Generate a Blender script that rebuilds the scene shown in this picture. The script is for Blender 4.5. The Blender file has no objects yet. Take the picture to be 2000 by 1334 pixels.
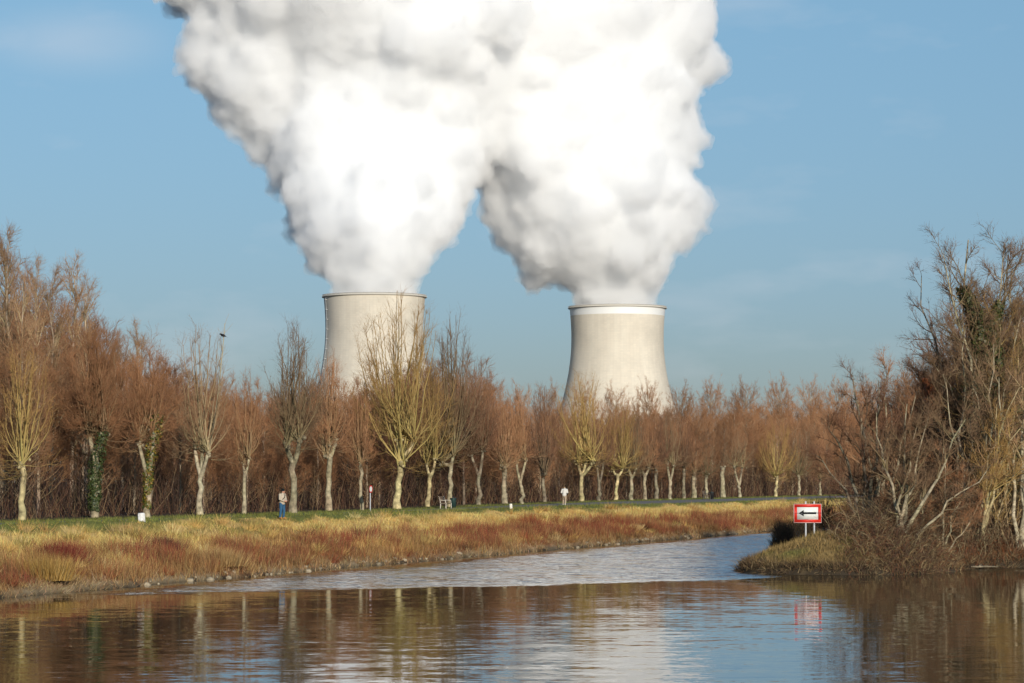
import bpy, bmesh, math, random
import numpy as np
from mathutils import Vector, Matrix

# ------------------------------------------------------------------ camera, sky, sun, exposure
SC = bpy.context.scene
COL = SC.collection
F, CXP, CYP, HOR, H = 5556.0, 1000.0, 667.0, 942.0, 4.65     # focal length in px of the 2000 px photo, horizon row, eye height
PITCH = math.atan((HOR - CYP) / F)
SUN_EL, SUN_AZ = math.radians(16.5), math.radians(163.0)      # azimuth clockwise from +Y

cam = bpy.data.cameras.new('camera')
cam.sensor_width = 36.0
cam.lens = F / 2000.0 * 36.0
cam.clip_start, cam.clip_end = 1.0, 30000.0
cam_ob = bpy.data.objects.new('camera', cam)
cam_ob.location = (0, 0, H)
cam_ob.rotation_euler = (math.pi / 2 + PITCH, 0, 0)
COL.objects.link(cam_ob)
SC.camera = cam_ob

world = bpy.data.worlds.new('World')
SC.world = world
world.use_nodes = True
wn, wl = world.node_tree.nodes, world.node_tree.links
wn.clear()
w_out = wn.new('ShaderNodeOutputWorld')
w_bg = wn.new('ShaderNodeBackground')
w_bg.inputs['Strength'].default_value = 0.13
sky = wn.new('ShaderNodeTexSky')
sky.sky_type = 'NISHITA'
sky.sun_disc = False
sky.sun_elevation, sky.sun_rotation = SUN_EL, SUN_AZ
sky.altitude = 100
sky.air_density, sky.dust_density, sky.ozone_density = 1.0, 0.35, 2.5
hsv = wn.new('ShaderNodeHueSaturation')
hsv.inputs['Saturation'].default_value = 0.93
hsv.inputs['Value'].default_value = 1.0
# the air near the ground is a duller blue than the clear-sky model gives
sxyz = wn.new('ShaderNodeSeparateXYZ'); gco = wn.new('ShaderNodeTexCoord'); wl.new(gco.outputs['Generated'], sxyz.inputs[0])
sgr = wn.new('ShaderNodeValToRGB')
for p_, c_ in ((0.0, (0.29, 0.325, 0.455, 1)), (0.06, (0.35, 0.425, 0.56, 1)), (0.17, (0.485, 0.62, 0.68, 1)), (0.5, (1, 1, 1, 1))):
    e_ = sgr.color_ramp.elements[0] if p_ == 0.0 else sgr.color_ramp.elements.new(p_)
    e_.position = p_; e_.color = c_
sgr.color_ramp.elements[-1].color = (1, 1, 1, 1)
wl.new(sxyz.outputs[2], sgr.inputs[0])
smu = wn.new('ShaderNodeMixRGB'); smu.blend_type = 'MULTIPLY'; smu.inputs[0].default_value = 1.0
wl.new(sky.outputs[0], smu.inputs[1]); wl.new(sgr.outputs[0], smu.inputs[2])
wl.new(smu.outputs[0], hsv.inputs['Color'])
# thin veils of high cloud, everywhere on the lower sky
geo = wn.new('ShaderNodeTexCoord')
mp = wn.new('ShaderNodeMapping'); mp.inputs['Scale'].default_value = (9, 9, 26)
mp.inputs['Location'].default_value = (0.35, 0.1, 0.62)
nz = wn.new('ShaderNodeTexNoise'); nz.inputs['Scale'].default_value = 1.3; nz.inputs['Detail'].default_value = 5
wl.new(geo.outputs['Generated'], mp.inputs[0]); wl.new(mp.outputs[0], nz.inputs['Vector'])
rp = wn.new('ShaderNodeMapRange'); rp.inputs[1].default_value = 0.52; rp.inputs[2].default_value = 0.85
rp.inputs[3].default_value = 0.0; rp.inputs[4].default_value = 0.42
wl.new(nz.outputs[0], rp.inputs[0])
# one faint smudge of cloud to the upper left
vd = wn.new('ShaderNodeVectorMath'); vd.operation = 'MULTIPLY_ADD'; vd.inputs[1].default_value = (26, 4, 70); vd.inputs[2].default_value = (26 * 0.150, -4, -70 * 0.152)
wl.new(geo.outputs['Generated'], vd.inputs[0])
vln = wn.new('ShaderNodeVectorMath'); vln.operation = 'LENGTH'; wl.new(vd.outputs[0], vln.inputs[0])
rp2 = wn.new('ShaderNodeMapRange'); rp2.interpolation_type = 'SMOOTHSTEP'; rp2.inputs[1].default_value = 1.1; rp2.inputs[2].default_value = 0.0; rp2.inputs[3].default_value = 0.0; rp2.inputs[4].default_value = 0.55
wl.new(vln.outputs['Value'], rp2.inputs[0])
mm_ = wn.new('ShaderNodeMath'); mm_.operation = 'MULTIPLY'; wl.new(rp2.outputs[0], mm_.inputs[0]); wl.new(nz.outputs[0], mm_.inputs[1])
ma_ = wn.new('ShaderNodeMath'); ma_.operation = 'ADD'; wl.new(mm_.outputs[0], ma_.inputs[0]); wl.new(rp.outputs[0], ma_.inputs[1])
wm = wn.new('ShaderNodeMixRGB'); wm.inputs[2].default_value = (5.0, 5.2, 5.6, 1)
wl.new(ma_.outputs[0], wm.inputs[0]); wl.new(hsv.outputs[0], wm.inputs[1])
wl.new(wm.outputs[0], w_bg.inputs[0]); wl.new(w_bg.outputs[0], w_out.inputs[0])

sun = bpy.data.lights.new('sun', 'SUN')
sun.energy = 3.9
sun.angle = math.radians(0.53)
sun.color = (1.0, 0.925, 0.80)
sun_ob = bpy.data.objects.new('sun', sun)
sd = Vector((math.sin(SUN_AZ) * math.cos(SUN_EL), math.cos(SUN_AZ) * math.cos(SUN_EL), math.sin(SUN_EL)))
sun_ob.rotation_euler = sd.to_track_quat('Z', 'Y').to_euler()
sun_ob.location = (40, -60, 60)
COL.objects.link(sun_ob)

SC.view_settings.view_transform = 'Standard'
SC.view_settings.look = 'None'
SC.view_settings.exposure = 0.06
SC.view_settings.gamma = 1.0
SC.view_settings.use_curve_mapping = False
SC.render.engine = 'CYCLES'
SC.cycles.max_bounces = 72
SC.cycles.diffuse_bounces = 3
SC.cycles.glossy_bounces = 3
SC.cycles.transparent_max_bounces = 8
SC.cycles.volume_bounces = 72
SC.cycles.caustics_reflective = False
SC.cycles.caustics_refractive = False

# ------------------------------------------------------------------ helpers
def at(px, py, Y):
    """world point at depth Y behind photo pixel (px, py)"""
    u, v = (px - CXP) / F, (CYP - py) / F
    dy = math.cos(PITCH) - v * math.sin(PITCH)
    dz = math.sin(PITCH) + v * math.cos(PITCH)
    k = Y / dy
    return Vector((u * k, Y, H + dz * k))

def vhash(ix, iy, seed):
    h = np.sin(ix * 127.1 + iy * 311.7 + seed * 74.7) * 43758.5453
    return h - np.floor(h)

def vnoise(x, y, seed=0):
    x, y = np.asarray(x, float), np.asarray(y, float)
    ix, iy = np.floor(x), np.floor(y)
    fx, fy = x - ix, y - iy
    fx, fy = fx * fx * (3 - 2 * fx), fy * fy * (3 - 2 * fy)
    a, b = vhash(ix, iy, seed), vhash(ix + 1, iy, seed)
    c, d = vhash(ix, iy + 1, seed), vhash(ix + 1, iy + 1, seed)
    return (a * (1 - fx) + b * fx) * (1 - fy) + (c * (1 - fx) + d * fx) * fy

def fbm(x, y, seed=0, o=3):
    s, a, t = 0, 1.0, 0
    for k in range(o):
        s = s + a * vnoise(np.asarray(x) * 2 ** k, np.asarray(y) * 2 ** k, seed + k * 7)
        t += a; a *= 0.5
    return s / t

def sstep(a, b, x):
    t = np.clip((np.asarray(x, float) - a) / (b - a), 0, 1)
    return t * t * (3 - 2 * t)

def nrm(v):
    return v / np.maximum(np.linalg.norm(v, axis=-1, keepdims=True), 1e-9)

class MB:
    """collects tubes, cones and faces with a colour per vertex, makes one mesh"""
    def __init__(s):
        s.v, s.c, s.q, s.t, s.n = [], [], [], [], 0
    def add(s, verts, col, quads=None, tris=None):
        verts = np.asarray(verts, float).reshape(-1, 3)
        c = np.broadcast_to(np.asarray(col, float), (len(verts), 3)) if np.asarray(col).ndim == 1 else np.asarray(col, float).reshape(-1, 3)
        s.v.append(verts); s.c.append(c)
        if quads is not None and len(quads): s.q.append(np.asarray(quads).reshape(-1, 4) + s.n)
        if tris is not None and len(tris): s.t.append(np.asarray(tris).reshape(-1, 3) + s.n)
        s.n += len(verts)
    def tube(s, P, R, col, sides=3):
        P = np.asarray(P, float); R = np.asarray(R, float)
        if P.ndim == 2: P = P[None]; R = R[None]
        N, K = P.shape[:2]
        T = np.empty_like(P)
        T[:, 1:-1] = P[:, 2:] - P[:, :-2]; T[:, 0] = P[:, 1] - P[:, 0]; T[:, -1] = P[:, -1] - P[:, -2]
        T = nrm(T)
        ref = np.where(np.abs(T[:, :1, 0:1]) < 0.8, np.array([[[1.0, 0, 0]]]), np.array([[[0, 1.0, 0]]]))
        A = nrm(np.cross(T, np.broadcast_to(ref, T.shape))); B = np.cross(T, A)
        an = np.arange(sides) * 2 * math.pi / sides
        V = P[:, :, None, :] + R[:, :, None, None] * (np.cos(an)[None, None, :, None] * A[:, :, None, :] + np.sin(an)[None, None, :, None] * B[:, :, None, :])
        base = (np.arange(N)[:, None, None] * K + np.arange(K - 1)[None, :, None]) * sides
        j = np.arange(sides)[None, None, :]; j2 = (j + 1) % sides
        Q = np.stack([base + j, base + j2, base + sides + j2, base + sides + j], -1)
        c = np.asarray(col, float)
        if c.ndim == 1: c = np.broadcast_to(c, (N, K, 3))
        elif c.ndim == 2: c = np.broadcast_to(c[:, None, :], (N, K, 3))
        c = np.repeat(c.reshape(-1, 3), sides, axis=0)
        s.add(V, c, quads=Q)
    def cone(s, P0, P1, r, col):
        N = len(P0)
        D = nrm(P1 - P0)
        ref = np.where(np.abs(D[:, :1]) < 0.8, np.array([[1.0, 0, 0]]), np.array([[0, 1.0, 0]]))
        A = nrm(np.cross(D, ref)); B = np.cross(D, A)
        r = np.broadcast_to(np.asarray(r, float), (N,))[:, None]
        V = np.stack([P0 + A * r, P0 - 0.5 * A * r + 0.87 * B * r, P0 - 0.5 * A * r - 0.87 * B * r, P1], 1)
        b = np.arange(N)[:, None] * 4
        T = np.concatenate([b + np.array([[0, 1, 3]]), b + np.array([[1, 2, 3]]), b + np.array([[2, 0, 3]])], 0)
        c = np.asarray(col, float)
        if c.ndim == 1: c = np.broadcast_to(c, (N, 3))
        s.add(V, np.repeat(c, 4, axis=0), tris=T)
    def blade(s, P0, P1, wv, col, col2=None):
        """flat blade of grass: a triangle from P0 +- wv to P1"""
        N = len(P0)
        V = np.stack([P0 - wv, P0 + wv, P1], 1)
        c = np.asarray(col, float)
        if c.ndim == 1: c = np.broadcast_to(c, (N, 3))
        cc = np.repeat(c, 3, axis=0)
        s.add(V, cc, tris=np.arange(N * 3).reshape(-1, 3))
    def leaf(s, P, U, W, col):
        N = len(P)
        V = np.stack([P - U, P + W, P + U, P - W], 1)
        c = np.asarray(col, float)
        if c.ndim == 1: c = np.broadcast_to(c, (N, 3))
        s.add(V, np.repeat(c, 4, axis=0), quads=np.arange(N * 4).reshape(-1, 4))
    def box(s, lo, hi, col, M=None):
        x0, y0, z0 = lo; x1, y1, z1 = hi
        V = np.array([[x0, y0, z0], [x1, y0, z0], [x1, y1, z0], [x0, y1, z0], [x0, y0, z1], [x1, y0, z1], [x1, y1, z1], [x0, y1, z1]], float)
        if M is not None: V = np.array([tuple(M @ Vector(p)) for p in V])
        s.add(V, col, quads=[[0, 3, 2, 1], [4, 5, 6, 7], [0, 1, 5, 4], [1, 2, 6, 5], [2, 3, 7, 6], [3, 0, 4, 7]])
    def lathe(s, prof, col, seg=32, cx=0, cy=0, cap=False):
        prof = np.asarray(prof, float); K = len(prof)
        an = np.arange(seg) * 2 * math.pi / seg
        V = np.stack([cx + prof[:, None, 0] * np.cos(an), cy + prof[:, None, 0] * np.sin(an), np.broadcast_to(prof[:, None, 1], (K, seg))], -1)
        i = np.arange(K - 1)[:, None] * seg; j = np.arange(seg)[None]; j2 = (j + 1) % seg
        Q = np.stack([i + j, i + j2, i + seg + j2, i + seg + j], -1)
        s.add(V, col, quads=Q)
    def ball(s, c, r, col, nu=10, nv=6, rough=0.0, rng=None):
        th = np.linspace(0.02, math.pi - 0.02, nv + 1)
        an = np.arange(nu) * 2 * math.pi / nu
        rr = np.broadcast_to(np.asarray(r, float), (3,))
        k = np.ones((nv + 1, nu))
        if rng is not None: k = 1 + rough * rng.normal(size=k.shape)
        V = np.stack([c[0] + rr[0] * k * np.sin(th)[:, None] * np.cos(an), c[1] + rr[1] * k * np.sin(th)[:, None] * np.sin(an), c[2] + rr[2] * k * np.cos(th)[:, None] * np.ones(nu)], -1)
        i = np.arange(nv)[:, None] * nu; j = np.arange(nu)[None]; j2 = (j + 1) % nu
        s.add(V, col, quads=np.stack([i + nu + j, i + nu + j2, i + j2, i + j], -1))
    def mesh(s, name, smooth=False):
        v = np.concatenate(s.v); c = np.concatenate(s.c)
        q = np.concatenate(s.q) if s.q else np.zeros((0, 4), int)
        t = np.concatenate(s.t) if s.t else np.zeros((0, 3), int)
        me = bpy.data.meshes.new(name)
        me.vertices.add(len(v)); me.vertices.foreach_set('co', v.astype(np.float32).ravel())
        loops = np.concatenate([q.ravel(), t.ravel()]).astype(np.int32)
        me.loops.add(len(loops)); me.loops.foreach_set('vertex_index', loops)
        starts = np.concatenate([np.arange(len(q)) * 4, len(q) * 4 + np.arange(len(t)) * 3]).astype(np.int32)
        me.polygons.add(len(starts)); me.polygons.foreach_set('loop_start', starts)
        if smooth: me.polygons.foreach_set('use_smooth', np.ones(len(starts), bool))
        me.update(calc_edges=True)
        a = me.attributes.new('tint', 'FLOAT_COLOR', 'POINT')
        a.data.foreach_set('color', np.concatenate([c, np.ones((len(c), 1))], 1).astype(np.float32).ravel())
        me.validate()
        return me
    def build(s, name, mat, parent=None, smooth=False, loc=None):
        o = bpy.data.objects.new(name, s.mesh(name, smooth))
        if mat: o.data.materials.append(mat)
        COL.objects.link(o)
        if parent is not None: o.parent = parent
        if loc is not None: o.location = loc
        return o

def tag(o, label=None, cat=None, group=None, kind=None):
    if label: o['label'] = label
    if cat: o['category'] = cat
    if group: o['group'] = group
    if kind: o['kind'] = kind
    return o

def thing(name, label, cat, loc=(0, 0, 0), rz=0.0, group=None):
    o = bpy.data.objects.new(name, None)
    o.empty_display_size = 0.3
    COL.objects.link(o)
    o.location = loc; o.rotation_euler = (0, 0, rz)
    return tag(o, label, cat, group)

def copy_tree(src, parent=None):
    c = src.copy(); COL.objects.link(c); c.parent = parent
    for ch in src.children: copy_tree(ch, c)
    return c

def baked(ob):
    dg = bpy.context.evaluated_depsgraph_get()
    dg.update()
    me = bpy.data.meshes.new_from_object(ob.evaluated_get(dg))
    old = ob.data
    bpy.data.objects.remove(ob); bpy.data.meshes.remove(old)
    return me

# ------------------------------------------------------------------ materials
def mat_new(name, base=(0.5, 0.5, 0.5), rough=0.8, spec=0.3):
    m = bpy.data.materials.new(name); m.use_nodes = True
    b = m.node_tree.nodes['Principled BSDF']
    b.inputs['Base Color'].default_value = (*base, 1)
    b.inputs['Roughness'].default_value = rough
    b.inputs['Specular IOR Level'].default_value = spec
    return m, m.node_tree.nodes, m.node_tree.links, b

def mat_tint(name, rough=0.85, spec=0.15, scale=3.0, amt=0.35, rnd=0.25, bump=0.0, detail=4):
    """vertex tint x object-space grain x a little difference from object to object"""
    m, n, l, b = mat_new(name, rough=rough, spec=spec)
    at_ = n.new('ShaderNodeAttribute'); at_.attribute_name = 'tint'
    tc = n.new('ShaderNodeTexCoord')
    no = n.new('ShaderNodeTexNoise'); no.inputs['Scale'].default_value = scale; no.inputs['Detail'].default_value = detail
    l.new(tc.outputs['Object'], no.inputs['Vector'])
    mr = n.new('ShaderNodeMapRange'); mr.inputs[1].default_value = 0.25; mr.inputs[2].default_value = 0.75
    mr.inputs[3].default_value = 1 - amt; mr.inputs[4].default_value = 1 + amt
    l.new(no.outputs[0], mr.inputs[0])
    oi = n.new('ShaderNodeObjectInfo')
    mr2 = n.new('ShaderNodeMapRange'); mr2.inputs[3].default_value = 1 - rnd; mr2.inputs[4].default_value = 1 + rnd
    l.new(oi.outputs['Random'], mr2.inputs[0])
    mu = n.new('ShaderNodeMath'); mu.operation = 'MULTIPLY'
    l.new(mr.outputs[0], mu.inputs[0]); l.new(mr2.outputs[0], mu.inputs[1])
    vm = n.new('ShaderNodeVectorMath'); vm.operation = 'SCALE'
    l.new(at_.outputs['Color'], vm.inputs[0]); l.new(mu.outputs[0], vm.inputs['Scale'])
    l.new(vm.outputs[0], b.inputs['Base Color'])
    if bump:
        bp = n.new('ShaderNodeBump'); bp.inputs['Strength'].default_value = bump; bp.inputs['Distance'].default_value = 0.05
        l.new(no.outputs[0], bp.inputs['Height']); l.new(bp.outputs[0], b.inputs['Normal'])
    return m

M_BARK = mat_tint('bark', scale=3.2, amt=0.75, rnd=0.15, bump=0.8, detail=6)
M_TWIG = mat_tint('twigs', scale=0.6, amt=0.25, rnd=0.18, spec=0.1)
M_WOOD = mat_tint('wood_branches', scale=0.3, amt=0.2, rnd=0.2, spec=0.1)
M_GRASS = mat_tint('grass_blades', scale=0.5, amt=0.25, rnd=0.0, spec=0.12)
M_LEAF = mat_tint('ivy_leaves', rough=0.5, spec=0.35, scale=3.0, amt=0.3, rnd=0.0)
M_PAINT = mat_tint('painted_surface', rough=0.45, spec=0.4, scale=7.0, amt=0.07, rnd=0.0)
M_STONE = mat_tint('stone', rough=0.9, scale=9.0, amt=0.3, rnd=0.05, bump=0.5)
M_CLOTH = mat_tint('cloth', rough=0.95, spec=0.1, scale=20.0, amt=0.15, rnd=0.0)
M_METAL = mat_tint('galvanised_metal', rough=0.45, spec=0.5, scale=12.0, amt=0.15, rnd=0.0)

# ------------------------------------------------------------------ the river bank in (s, t): s metres inland from the water edge, t metres along it
O2 = np.array([-20.7, 114.8]); TD = np.array([0.2776, 0.9607]); ND = np.array([-0.9607, 0.2776])
def bank_xy(s, t):
    s, t = np.asarray(s, float), np.asarray(t, float)
    return O2[0] + t * TD[0] + s * ND[0], O2[1] + t * TD[1] + s * ND[1]
def bank_wob(t):
    t = np.asarray(t, float)
    return 0.9 * (fbm(t / 9.0, 0 * t, 3) - 0.5) + 0.35 * (vnoise(t / 1.3, 0 * t, 9) - 0.5)
PS = [-6, -2, -0.05, 0.06, 0.4, 2.0, 4.0, 6.5, 8.2, 9.6, 10.4, 13.6, 14.6, 18, 40, 8000]
PZ = [-3, -1.0, -0.06, 0.16, 0.34, 0.86, 1.42, 2.05, 2.44, 2.62, 2.55, 2.55, 2.66, 2.70, 2.7, 2.7]
def bank_z(s, t):
    s0 = np.asarray(s, float); t = np.asarray(t, float)
    s1 = s0 - bank_wob(t) * (1 - sstep(3, 8, s0))
    z = np.interp(s1, PS, PZ) + np.interp(s1, [10.4, 13.6, 14.6, 60], [0, 0.26, 0.26, 0.2]) * sstep(70, 150, t)
    x, y = bank_xy(s0, t)
    z = z + (fbm(x / 1.8, y / 2.2, 21) - 0.5) * 0.6 * sstep(0.3, 2, s1) * (1 - sstep(8.5, 10.2, s0))
    return z
def row_t(px, s):
    k = (px - CXP) / F / math.cos(PITCH)
    return (k * (O2[1] + s * ND[1]) - O2[0] - s * ND[0]) / (TD[0] - k * TD[1])
def bank_point(px, s):
    t = row_t(px, s); x, y = bank_xy(s, t)
    return Vector((float(x), float(y), float(bank_z(s, t))))
def px_of(x, y):
    return CXP + F * np.asarray(x) / np.asarray(y) * math.cos(PITCH)

# ---- ground of the left bank: one sheet from under the water to the horizon
sv = np.concatenate([np.array([-6, -3, -1.5]), np.arange(-0.9, 10.5, 0.3), np.array([10.8, 11.4, 12, 12.6, 13.2, 14, 15, 17, 20, 26, 40, 80, 200, 600, 2000, 8000])])
tv = np.concatenate([np.array([-140, -110, -80, -60, -40, -30]), np.arange(-25, 240, 0.6), np.arange(240, 420, 4), np.array([430, 480, 560, 700, 1000, 1600, 3000, 6000, 12000])])
S, T = np.meshgrid(sv, tv, indexing='ij')
GX, GY = bank_xy(S, T); GZ = bank_z(S, T)
g = MB()
ni, nj = S.shape
ii = np.arange(ni - 1)[:, None] * nj; jj = np.arange(nj - 1)[None]
gq = np.stack([ii + jj, ii + jj + 1, ii + nj + jj + 1, ii + nj + jj], -1).reshape(-1, 4)
def bank_colour(s, t, jit=0.0):
    """albedo of what grows at (s, t): pale clay at the water, rust brush, straw, green turf, leaf litter"""
    x, y = bank_xy(s, t)
    n1 = fbm(x / 2.2, y / 5.0, 31) - 0.5 + jit; n2 = fbm(x / 6.0, y / 9.0, 41) - 0.5
    clay = np.array([0.30, 0.225, 0.13]); rust = np.array([0.19, 0.065, 0.03]); brown = np.array([0.24, 0.13, 0.05])
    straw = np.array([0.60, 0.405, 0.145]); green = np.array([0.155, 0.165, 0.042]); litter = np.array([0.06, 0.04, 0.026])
    s = np.asarray(s, float); e = (s - bank_wob(t) * (1 - sstep(3, 8, s)))[..., None]; n1 = n1[..., None]; n2 = n2[..., None]
    low = brown + (rust - brown) * sstep(0.0, 0.2, n2 + 0.3 * n1)
    c = clay + (low - clay) * sstep(0.1, 0.55, e + 0.6 * n1)
    c = c + (np.array([0.05, 0.038, 0.024]) - c) * (1 - sstep(0.02, 0.1, e))
    c = c + (straw - c) * sstep(1.6, 4.2, e + 3.5 * n1 + 6.5 * n2)
    c = c + (np.array([0.25, 0.20, 0.06]) - c) * sstep(0.1, 0.3, n1 - n2) * sstep(4, 6, e)
    c = c + (green - c) * sstep(7.7, 8.7, e + 1.6 * n1 + 2.2 * n2)
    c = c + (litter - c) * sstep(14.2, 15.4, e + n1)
    return c
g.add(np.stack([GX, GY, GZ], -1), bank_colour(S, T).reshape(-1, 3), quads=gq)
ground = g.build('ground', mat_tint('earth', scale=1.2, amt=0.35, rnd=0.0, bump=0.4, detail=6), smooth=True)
tag(ground, kind='structure')

# ---- tarmac path on top of the bank
tp = np.concatenate([np.arange(-80, 420, 2.0), np.array([450, 520, 650])])
p = MB()
pc = np.stack([np.stack(bank_xy(10.6 + 0.1 * vnoise(tp, tp * 0, 5), tp), -1), np.stack(bank_xy(13.35 + 0.1 * vnoise(tp, tp * 0, 6), tp), -1)], 1)
pz = np.stack([bank_z(10.6 + 0 * tp, tp), bank_z(13.35 + 0 * tp, tp)], -1)[..., None] + 0.03
V = np.concatenate([pc, pz], -1)
k_ = np.arange(len(tp) - 1) * 2
p.add(V, (0.17, 0.165, 0.155), quads=np.stack([k_, k_ + 1, k_ + 3, k_ + 2], -1))
path = p.build('path', mat_tint('tarmac', scale=2.0, amt=0.2, rnd=0, detail=8))
tag(path, kind='structure')

# ---- water
def make_water():
    m, n, l, b = mat_new('river_water', (0.030, 0.024, 0.013), 0.03, 0.5)
    b.inputs['IOR'].default_value = 1.333
    tc = n.new('ShaderNodeTexCoord')
    def noise(scale, vec, detail=3, loc=(0, 0, 0), scv=(1, 1, 1)):
        mpn = n.new('ShaderNodeMapping'); mpn.inputs['Scale'].default_value = scv; mpn.inputs['Location'].default_value = loc
        l.new(vec, mpn.inputs[0])
        t_ = n.new('ShaderNodeTexNoise'); t_.inputs['Scale'].default_value = scale; t_.inputs['Detail'].default_value = detail
        l.new(mpn.outputs[0], t_.inputs['Vector'])
        return t_
    def math_(op, a, c=None):
        k = n.new('ShaderNodeMath'); k.operation = op
        for i, q in enumerate((a, c)):
            if q is None: continue
            if isinstance(q, (int, float)): k.inputs[i].default_value = q
            else: l.new(q, k.inputs[i])
        return k.outputs[0]
    def rng_(v, a, c, lo, hi):
        k = n.new('ShaderNodeMapRange'); k.interpolation_type = 'SMOOTHSTEP'
        for i, q in enumerate((a, c, lo, hi)): k.inputs[i + 1].default_value = q
        l.new(v, k.inputs[0]); return k.outputs[0]
    sep = n.new('ShaderNodeSeparateXYZ'); l.new(tc.outputs['Object'], sep.inputs[0])
    X, Y = sep.outputs[0], sep.outputs[1]
    # wind-ruffled reach beyond a slanting line, calm pool this side of it
    wob = noise(0.12, tc.outputs['Object'], 4, scv=(1, 0.6, 1)).outputs[0]
    e = math_('SUBTRACT', math_('SUBTRACT', Y, math_('MULTIPLY', X, 0.75)), 129.5)
    e = math_('ADD', e, math_('MULTIPLY', math_('SUBTRACT', wob, 0.5), 9.0))
    fine = noise(0.55, tc.outputs['Object'], 4, (7, 0, 0), (0.35, 0.8, 1)).outputs[0]
    e = math_('ADD', e, math_('MULTIPLY', math_('SUBTRACT', fine, 0.5), 5.0))
    ruf = rng_(e, -2.0, 3.0, 0.0, 1.0)
    # sheltered strip under the left bank
    bs = math_('ADD', math_('MULTIPLY', math_('SUBTRACT', X, float(O2[0])), float(-ND[0])), math_('MULTIPLY', math_('SUBTRACT', Y, float(O2[1])), float(-ND[1])))
    ruf = math_('MULTIPLY', ruf, rng_(math_('ADD', bs, math_('MULTIPLY', wob, 3.0)), 2.0, 6.0, 0.12, 1.0))
    # cat's-paws: long faint streaks on the calm pool
    paw = noise(0.05, tc.outputs['Object'], 4, (3, 1, 0), (0.6, 3.0, 1)).outputs[0]
    paw = rng_(paw, 0.5, 0.68, 0.0, 1.0)
    near = rng_(Y, 122.0, 78.0, 0.0, 1.0)
    amp_c = math_('ADD', math_('ADD', 0.016, math_('MULTIPLY', near, 0.017)), math_('MULTIPLY', paw, 0.022))
    amp = math_('ADD', amp_c, math_('MULTIPLY', ruf, 0.27))
    big = noise(1.5, tc.outputs['Object'], 2, scv=(0.4, 1.0, 1))
    sml = noise(5.5, tc.outputs['Object'], 3, (5, 2, 0), (0.6, 1.0, 1))
    vm = n.new('ShaderNodeVectorMath'); vm.operation = 'ADD'
    l.new(big.outputs['Color'], vm.inputs[0]); l.new(sml.outputs['Color'], vm.inputs[1])
    sb = n.new('ShaderNodeVectorMath'); sb.operation = 'SUBTRACT'; sb.inputs[1].default_value = (1, 1, 1)
    l.new(vm.outputs[0], sb.inputs[0])
    sx = n.new('ShaderNodeSeparateXYZ'); l.new(sb.outputs[0], sx.inputs[0])
    nx = math_('MULTIPLY', math_('MULTIPLY', sx.outputs[0], amp), 0.5)
    ny = math_('MULTIPLY', math_('MULTIPLY', sx.outputs[1], amp), 1.6)
    # constant tilt of the normals to the camera, added to brighten the reflections
    ny = math_('SUBTRACT', ny, math_('ADD', math_('ADD', math_('MULTIPLY', ruf, 0.075), 0.006), math_('MULTIPLY', near, 0.004)))
    cb = n.new('ShaderNodeCombineXYZ'); cb.inputs[2].default_value = 1.0
    l.new(nx, cb.inputs[0]); l.new(ny, cb.inputs[1])
    nn = n.new('ShaderNodeVectorMath'); nn.operation = 'NORMALIZE'; l.new(cb.outputs[0], nn.inputs[0])
    l.new(nn.outputs[0], b.inputs['Normal'])
    return m
w = MB()
wx = np.array([-700, -60, 60, 900.]); wy = np.array([-500, 0, 300, 1400.])
WX, WY = np.meshgrid(wx, wy, indexing='ij')
w.add(np.stack([WX, WY, WX * 0], -1), (0.03, 0.025, 0.015), quads=[[i * 4 + j, i * 4 + 4 + j, i * 4 + 5 + j, i * 4 + 1 + j] for i in range(3) for j in range(3)])
water = w.build('water', make_water()); tag(water, kind='structure')

# ---- the wooded point of land on the right, signed distance to its outline gives its height
POLY = np.array([(11.7, 149.5), (11.9, 146.6), (13.0, 144.4), (15.5, 143.4), (18.0, 142.7), (20.6, 144.0), (22.5, 147.6), (24.0, 151.6), (26, 154.2), (29, 155.6), (36, 157.5), (60, 152), (110, 140), (260, 120), (420, 560), (150, 560), (100, 430), (62, 300), (38, 238), (27, 208), (21, 184), (16.2, 163), (13.2, 154)])
def poly_sd(x, y):
    x, y = np.asarray(x, float), np.asarray(y, float)
    A = POLY; B = np.roll(POLY, -1, 0)
    d = np.full(x.shape, 1e9); ins = np.zeros(x.shape, bool)
    for (ax, ay), (bx, by) in zip(A, B):
        ex, ey = bx - ax, by - ay
        h = np.clip(((x - ax) * ex + (y - ay) * ey) / (ex * ex + ey * ey), 0, 1)
        d = np.minimum(d, np.hypot(x - ax - ex * h, y - ay - ey * h))
        c = ((ay > y) != (by > y)) & (x < (bx - ax) * (y - ay) / (by - ay + 1e-12) + ax)
        ins ^= c
    return np.where(ins, d, -d)
def point_z(x, y):
    d = poly_sd(x, y) + 0.5 * (fbm(np.asarray(x) / 1.5, np.asarray(y) / 1.5, 51) - 0.5)
    z = np.interp(d, [-3, -0.2, 0, 0.12, 1.2, 4.0, 9, 60], [-1.5, -0.3, 0.0, 0.26, 0.85, 1.8, 2.1, 2.3])
    return z + (fbm(np.asarray(x) / 1.2, np.asarray(y) / 1.2, 52) - 0.5) * 0.25 * sstep(0.2, 1, d)
gx = np.concatenate([np.arange(9, 40, 0.45), np.arange(40, 100, 3.0), np.arange(100, 430, 30)]); gy = np.concatenate([np.arange(118, 140, 4), np.arange(140, 175, 0.45), np.arange(175, 320, 3.0), np.arange(320, 570, 15)])
IX, IY = np.meshgrid(gx, gy, indexing='ij')
isd = poly_sd(IX, IY); IZ = point_z(IX, IY)
ni, nj = IX.shape
ii = np.arange(ni - 1)[:, None] * nj; jj = np.arange(nj - 1)[None]
q = np.stack([ii + jj, ii + nj + jj, ii + nj + jj + 1, ii + jj + 1], -1).reshape(-1, 4)
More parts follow.
